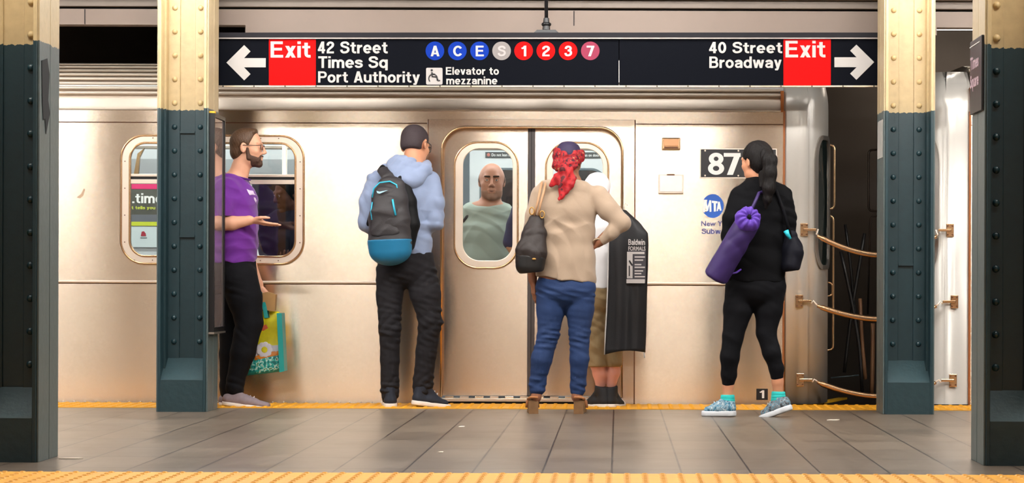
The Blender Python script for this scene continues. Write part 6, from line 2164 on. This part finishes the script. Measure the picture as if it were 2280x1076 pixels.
RUN = patch_mat('runner_blue', [(0, '#31576a'), (.40, '#4b8098'), (.48, '#8fa6b0'), (.55, '#456a7e'), (.62, '#a9b8be')], 44)
RUN2 = patch_mat('runner_grey', [(0, '#3a3f45'), (.40, '#6d7378'), (.50, '#47788c'), (.56, '#8d9498'), (.64, '#4d5157')], 44)
SOLE_R = mat('runner_sole', '#c9ccd0', .55, var=.25, scale=9)
build_shoe(fe.root, fe.p(1638, 927, -.02), fe.p(1562, 927, .05), .095, RUN, SOLE_R, .098, .0, .034, mat('lace_silver', '#a9b6bc', .6), False)
build_shoe(fe.root, fe.p(1768, 931, -.05), fe.p(1692, 931, .03), .095, RUN2, SOLE_R, .095, .055, .034, SOLE_W, False)
# rolled mat in its purple sleeve
ym = thing('yoga_mat', 'rolled mat in a purple sleeve with a gathered end, slung across the ponytail woman', 'mat', fe.p(1590, 640, -.1))
VIO = mat('sleeve_violet', '#2b1352', .6, var=.15, scale=10)
VIO2 = mat('sleeve_end', '#54309a', .6, var=.25, scale=30)
a, b_ = fe.p(1667, 492, -.235), fe.p(1597, 612, -.16)
v = fe.vol([a, b_], .14, .005)
v.seg(a, b_, .074, .078, .015)
v.cut(a - b_, a + nrm(a - b_) * .02, .02)
v.cut(b_ - a, b_ + nrm(b_ - a) * .03, .02)
v.folds(.0025, [(7, 3, 6), (-8, 4, 9)], 13)
v.build('mat_sleeve', VIO, ym)
ax_ = nrm(nrm(a - b_) * .5 + np.array((0, -1, .1)))
e1 = nrm(np.cross(ax_, (0, 0, 1)))
e2 = np.cross(e1, ax_)
c0 = fe.p(1668, 484, -.29)
V, Fc = [tuple(c0 + ax_ * .004)], []
NR, NA = 6, 64
for i in range(1, NR + 1):
    for k in range(NA):
        t = 6.2832 * k / NA
        rr = .080 * i / NR
        z_ = .012 * (i / NR) * math.sin(t * 11) * (1 if i < NR else .6) + .022 * math.sin(math.pi * i / NR) * .9 - .03 * (i == NR) - .02 * (i == 1)
        p_ = c0 + (e1 * math.cos(t) + e2 * math.sin(t)) * rr * (1 + .04 * math.sin(t * 5)) + ax_ * z_
        V.append(tuple(p_))
for k in range(NA):
    Fc.append((0, 1 + k, 1 + (k + 1) % NA))
for i in range(NR - 1):
    for k in range(NA):
        Fc.append((1 + i * NA + k, 1 + (i + 1) * NA + k, 1 + (i + 1) * NA + (k + 1) % NA, 1 + i * NA + (k + 1) % NA))
base = len(V)
for k in range(NA):
    t = 6.2832 * k / NA
    V.append(tuple(c0 + (e1 * math.cos(t) + e2 * math.sin(t)) * .072 - ax_ * .07))
for k in range(NA):
    q_ = 1 + (NR - 1) * NA
    Fc.append((q_ + k, base + k, base + (k + 1) % NA, q_ + (k + 1) % NA))
Fc.append(tuple(base + k for k in range(NA)))
ge = obj('gathered_end', V, Fc, VIO2, ym, True)
MB().ball(c0 + ax_ * .004, .013, 1, 1, 1.3).build('cord_hole', BLKL, ge)
MB().tube([fe.p(1672, 470, -.22), fe.p(1690, 430, -.135), fe.p(1712, 424, -.02), fe.p(1700, 450, .13)], .010, 8).build('strap', VIO, ym, True)
MB().tube([fe.p(1618, 612, -.14), fe.p(1640, 607, -.145), fe.p(1650, 600, -.10)], .006, 8).build('strap', VIO2, ym, True)
# gym bag on her right side
gy = thing('gym_bag', 'navy black shoulder bag with a turquoise tag at the right side of the ponytail woman', 'bag', fe.p(1765, 605, -.02))
v = fe.vol([fe.p(1740, 510, 0), fe.p(1790, 610, 0)], .12, .005)
v.chain([(fe.p(1760, 528, -.02), (fe.r(16), .07)), (fe.p(1764, 560, -.02), (fe.r(24), .10)), (fe.p(1758, 590, -.02), (fe.r(24), .11))], .02, (1, 0, 0))
v.cut((.10, 0, -1), fe.p(1760, 604, -.02), .008)
v.folds(.004, [(8, 5, 8), (-9, 5, 7)], 3)
v.build('bag_body', mat('gym_navy', (.003, .0033, .008), .7, spec=.2, var=.2), gy)
MB().tube([fe.p(1750, 514, -.13), fe.p(1754, 523, -.135), fe.p(1760, 532, -.13)], [.017, .013, .008], 8).build('tag', mat('tag_turquoise', '#22b5c8', .5), gy, True)
MB().tube([fe.p(1762, 532, -.08), fe.p(1745, 470, -.10), fe.p(1728, 424, -.09), fe.p(1722, 418, 0), fe.p(1735, 440, .10), fe.p(1758, 530, .06)], .010, 8).build('strap', BLKL, gy, True)


# ---------------- passengers inside the car
ZFP = ZF
# bald man behind the left door pane
ff = Figure('balding man in a pale green T-shirt looking out through the left door window', (1088, 876), 15.98, .0042)
ff.root.location.z = ZFP
ff.u = (1, 0, 0)
yfl = 628 + (EYE - ZFP) * ff.sc
tor = [(1092, 452, 0, 26, .07), (1088, 474, 0, 62, .10), (1085, 520, 0, 64, .135), (1084, 580, 0, 66, .145), (1084, 630, 0, 62, .135)]
hL = [(1032, 490, 0, 21), (1022, 540, .02, 19), (1020, 590, .02, 15), (1026, 640, -.04, 11)]
hR = [(1142, 490, 0, 21), (1150, 540, .02, 19), (1152, 590, .02, 15), (1148, 640, -.04, 11)]
mL = [(1062, 660, 0, 32), (1062, 740, 0, 25), (1062, yfl - 20, 0, 15)]
mR = [(1108, 660, 0, 32), (1108, 740, 0, 25), (1108, yfl - 20, 0, 15)]
hF = ff.p(1095, 404, -.02)
fwf = nrm((.05, -1, .0))
frF = head_frame(fwf)
Sf = 1.07
v = ff.vol([ff.p(1000, 350), ff.p(1180, yfl)] + [ff.p(1090, 600, -.2), ff.p(1090, 600, .2)], .08)
v.chain(ff.trunk(tor, .88), .03, ff.u)
for a in (hL, hR): v.chain(ff.limb(a, .82), .015)
for l in (mL, mR): v.chain(ff.limb(l, .8), .015)
qf = head(v, hF, fwf, Sf, neck_to=ff.p(1092, 456), neck_r=.068)
v.ell(qf(.02, 0, -.085), [x * Sf for x in (.064, .068, .048)], .02, frF)
v.ell(qf(.034, 0, -.045), [x * Sf for x in (.054, .069, .062)], .02, frF)
v.ell(qf(.0, 0, .02), [x * Sf for x in (.09, .082, .085)], .02, frF)
eye_lids(v, qf, frF, Sf)
hand(v, ff.p(1026, 645, -.05), (0, -.1, -1), (1, 0, 0), 1, .5, left=True)
hand(v, ff.p(1148, 645, -.05), (0, -.1, -1), (-1, 0, 0), 1, .5)
v.build('body', SKIN_F, ff.root)
add_eye(ff, qf, hF, Sf, frF)
v = ff.vol([hF], .2, .005)
v.ell(qf(-.02, 0, .012), [x * Sf for x in (.099, .089, .090)], .01, frF)
v.cut(frF[0], qf(.022, 0, 0), .01)
v.cut(frF[2] - frF[0] * .2, qf(0, 0, .060), .01)
v.cut(-frF[2], qf(0, 0, -.05), .01)
v.build('hair', HAIR_DK, ff.root)
v = ff.vol([hF], .2, .004)
for sd in (-1, 1):
    v.seg(qf(.093, sd * .014, .027), qf(.0865, sd * .046, .029), .0068 * Sf, .0055 * Sf, .004)
v.build('eyebrows', HAIR_DK, ff.root)
v = ff.vol([hF], .2, .004)
v.seg(qf(.0905, -.021, -.0665), qf(.0925, 0, -.068), .0055 * Sf, .0075 * Sf, .004)
v.seg(qf(.0905, .021, -.0655), qf(.0925, 0, -.068), .0055 * Sf, .0075 * Sf, .004)
v.build('lips', mat('lips_brown', '#7d4f45', .5), ff.root)
v = ff.vol([hF], .2, .004)
v.ell(qf(.031, 0, -.050), [x * Sf for x in (.0635, .0585, .0795)], .02, frF)
v.ell(qf(.02, 0, -.085), [x * Sf for x in (.0655, .0695, .0495)], .02, frF)
v.ell(qf(.034, 0, -.045), [x * Sf for x in (.0555, .0705, .0635)], .02, frF)
v.ell(qf(.076, 0, -.108), [x * Sf for x in (.0215, .0255, .0195)], .02, frF)
v.cut(frF[2] + frF[0] * .1, qf(.06, 0, -.046), .03)
v.cut(-frF[0], qf(.02, 0, 0), .01)
v.ell(qf(.100, 0, -.0685), [x * Sf for x in (.02, .026, .013)], .004, frF, True)
v.build('stubble', mat('stubble_shade', '#966d5a', .7), ff.root)
PALEG = mat('tshirt_sage', '#a3aea4', .85, var=.06, scale=14)
v = ff.vol([ff.p(x, y, dd) for x, y, dd, *_ in tor + hL + hR], .13)
v.chain(ff.trunk(tor), .03, ff.u)
for a in (hL, hR): v.chain(ff.limb(a[:2], 1.15), .02)
v.cut((0, 0, -1), ff.p(1085, 640), .006)
v.cut((0, -.35, 1), ff.p(1092, 457, -.06), .01)
v.folds(.005, [(5, 3, 7), (-7, 4, 6), (4, 2, 10)], 51)
v.build('t_shirt', PALEG, ff.root)
trouser(ff, 'trousers', CHARCOAL, [(1085, 622, 0, 60, .13), (1085, 655, 0, 62, .13)], [mL, mR], .003, [((0, 0, 1), ff.p(1085, 622))], h=.008)
for px_ in (1062, 1108):
    build_shoe(ff.root, ff.p(px_, yfl, .08), ff.p(px_, yfl, -.19), .095, CANV, SOLE_D, .08, 0, .025, None, False)
# black shoulder strap of a bag he wears
MB().tube([ff.p(1018, 520, .05), ff.p(1034, 492, -.06), ff.p(1050, 474, -.06), ff.p(1062, 463, .02), ff.p(1050, 480, .12)], .022, 8).build('bag_strap', mat('strap_dark', '#2a2f36', .7), ff.root, True)

# neighbour in navy, seen from the side behind the door seal
fg = Figure('passenger in a navy top, sleeve showing at the right edge of the left door window', (1180, 885), 15.66, .006)
fg.root.location.z = ZFP
fg.u = (1, 0, 0)
tor = [(1178, 420, 0, 16, .06), (1174, 440, 0, 24, .13), (1176, 490, 0, 33, .16), (1178, 560, 0, 32, .15), (1176, 620, 0, 34, .15)]
yfl = 628 + (EYE - ZFP) * fg.sc
gA = [(1166, 450, -.13, 19), (1150, 500, -.15, 19), (1137, 540, -.15, 16), (1152, 572, -.15, 12), (1180, 582, -.15, 10)]
gB = [(1166, 450, .13, 19), (1160, 500, .15, 16), (1155, 545, .15, 14), (1168, 575, .15, 11), (1190, 585, .15, 10)]
mL = [(1176, 650, -.08, 28), (1178, 740, -.08, 22), (1174, yfl - 20, -.08, 14)]
mR = [(1176, 650, .08, 28), (1178, 740, .08, 22), (1174, yfl - 20, .08, 14)]
hG = fg.p(1188, 378, 0)
v = fg.vol([fg.p(1120, 340), fg.p(1220, yfl)] + [fg.p(1180, 600, -.24), fg.p(1180, 600, .24)], .08)
v.chain(fg.trunk(tor, .88), .03, fg.u)
for a in (gA, gB): v.chain(fg.limb(a, .95), .012)
for l in (mL, mR): v.chain(fg.limb(l, .8), .015)
qg = head(v, hG, (1, 0, -.05), 1.0, neck_to=fg.p(1178, 424), neck_r=.058)
hand(v, fg.p(1184, 582, -.15), (1, 0, 0), (0, .5, 1), .95, .6)
hand(v, fg.p(1194, 585, .15), (1, 0, 0), (0, -.5, 1), .95, .6, left=True)
v.build('body', SKIN_B, fg.root)
frG = head_frame((1, 0, -.05))
v = fg.vol([hG], .2, .005)
v.ell(qg(-.018, 0, .030), (.104, .086, .096), .01, frG)
v.cut(frG[0] - frG[2] * .6, qg(.03, 0, .0), .01)
v.build('hair', HAIR_DK, fg.root)
NAVYT = mat('navy_cotton', '#1d2347', .85, var=.1)
v = fg.vol([fg.p(x, y, dd) for x, y, dd, *_ in tor + gA + gB], .13, .006)
v.chain(fg.trunk(tor), .03, fg.u)
for a in (gA, gB): v.chain(fg.limb(a[:3], 1.08), .02)
v.cut((0, 0, -1), fg.p(1176, 628), .006)
v.folds(.004, [(5, 3, 7), (-7, 4, 6)], 52)
v.build('navy_top', NAVYT, fg.root)
trouser(fg, 'trousers', BLACK_DENIM, [(1176, 610, 0, 32, .14), (1176, 645, 0, 34, .15)], [mL, mR], .003, [((0, 0, 1), fg.p(1176, 612))], h=.008)
for dd in (-.08, .08):
    build_shoe(fg.root, fg.p(1158, yfl, dd), fg.p(1240, yfl, dd), .09, CANV, SOLE_D, .08, 0, .025, None, False)

# dark clothed passenger behind the window beside the man in purple
fh = Figure('passenger in a dark jacket inside the train behind the right window pane', (640, 870), 16.1, .005)
fh.root.location.z = ZFP
fh.u = (.5, .85, 0)
yfl = 628 + (EYE - ZFP) * fh.sc
tor = [(648, 474, 0, 20, .06), (648, 494, 0, 58, .10), (648, 540, 0, 64, .13), (646, 600, 0, 62, .13), (645, 650, 0, 58, .13)]
fh.u = (1, .3, 0)
jA = [(600, 508, -.04, 22), (596, 556, -.08, 20), (600, 600, -.14, 16), (612, 590, -.24, 12)]
jB = [(694, 508, .04, 22), (700, 556, .02, 20), (698, 600, -.06, 16), (680, 600, -.18, 12)]
mL = [(620, 670, 0, 32), (620, 760, 0, 24), (620, yfl - 20, 0, 15)]
mR = [(668, 670, 0, 32), (668, 760, 0, 24), (668, yfl - 20, 0, 15)]
hH = fh.p(640, 432, -.04)
fwh = nrm((-.75, -.6, -.25))
frH = head_frame(fwh)
v = fh.vol([fh.p(570, 390), fh.p(730, yfl)] + [fh.p(640, 600, -.4), fh.p(640, 600, .2)], .08)
v.chain(fh.trunk(tor, .88), .03, fh.u)
for a in (jA, jB): v.chain(fh.limb(a, .88), .012)
for l in (mL, mR): v.chain(fh.limb(l, .8), .015)
qh = head(v, hH, fwh, 1.0, neck_to=fh.p(647, 478), neck_r=.055)
hand(v, fh.p(614, 588, -.26), (.5, -.6, .2), (.3, 0, 1), .95, .8, left=True)
hand(v, fh.p(676, 600, -.20), (-.5, -.6, .2), (-.3, 0, 1), .95, .8)
v.build('body', SKIN_C, fh.root)
add_eye(fh, qh, hH, 1.0, frH)
v = fh.vol([hH], .2, .005)
v.ell(qh(-.018, 0, .032), (.106, .088, .098), .01, frH)
v.ell(qh(-.05, 0, -.04), (.06, .078, .08), .02, frH)
v.cut(frH[0] - frH[2] * .5, qh(.045, 0, .03), .01)
v.build('hair', HAIR_DK, fh.root)
v = fh.vol([fh.p(x, y, dd) for x, y, dd, *_ in tor + jA + jB], .13, .006)
v.chain(fh.trunk(tor), .03, fh.u)
for a in (jA, jB): v.chain(fh.limb(a, 1.0), .02)
v.cut((0, 0, -1), fh.p(645, 655), .006)
v.folds(.004, [(5, 3, 7), (-7, 4, 6)], 53)
v.build('jacket', mat('jacket_plum', '#2c2436', .85, var=.15), fh.root)
trouser(fh, 'trousers', BLACK_DENIM, [(645, 640, 0, 56, .12), (645, 668, 0, 58, .13)], [mL, mR], .003, [((0, 0, 1), fh.p(645, 640))], h=.008)
for px_ in (620, 668):
    build_shoe(fh.root, fh.p(px_, yfl, .08), fh.p(px_ - 8, yfl, -.19), .092, CANV, SOLE_D, .08, 0, .025, None, False)
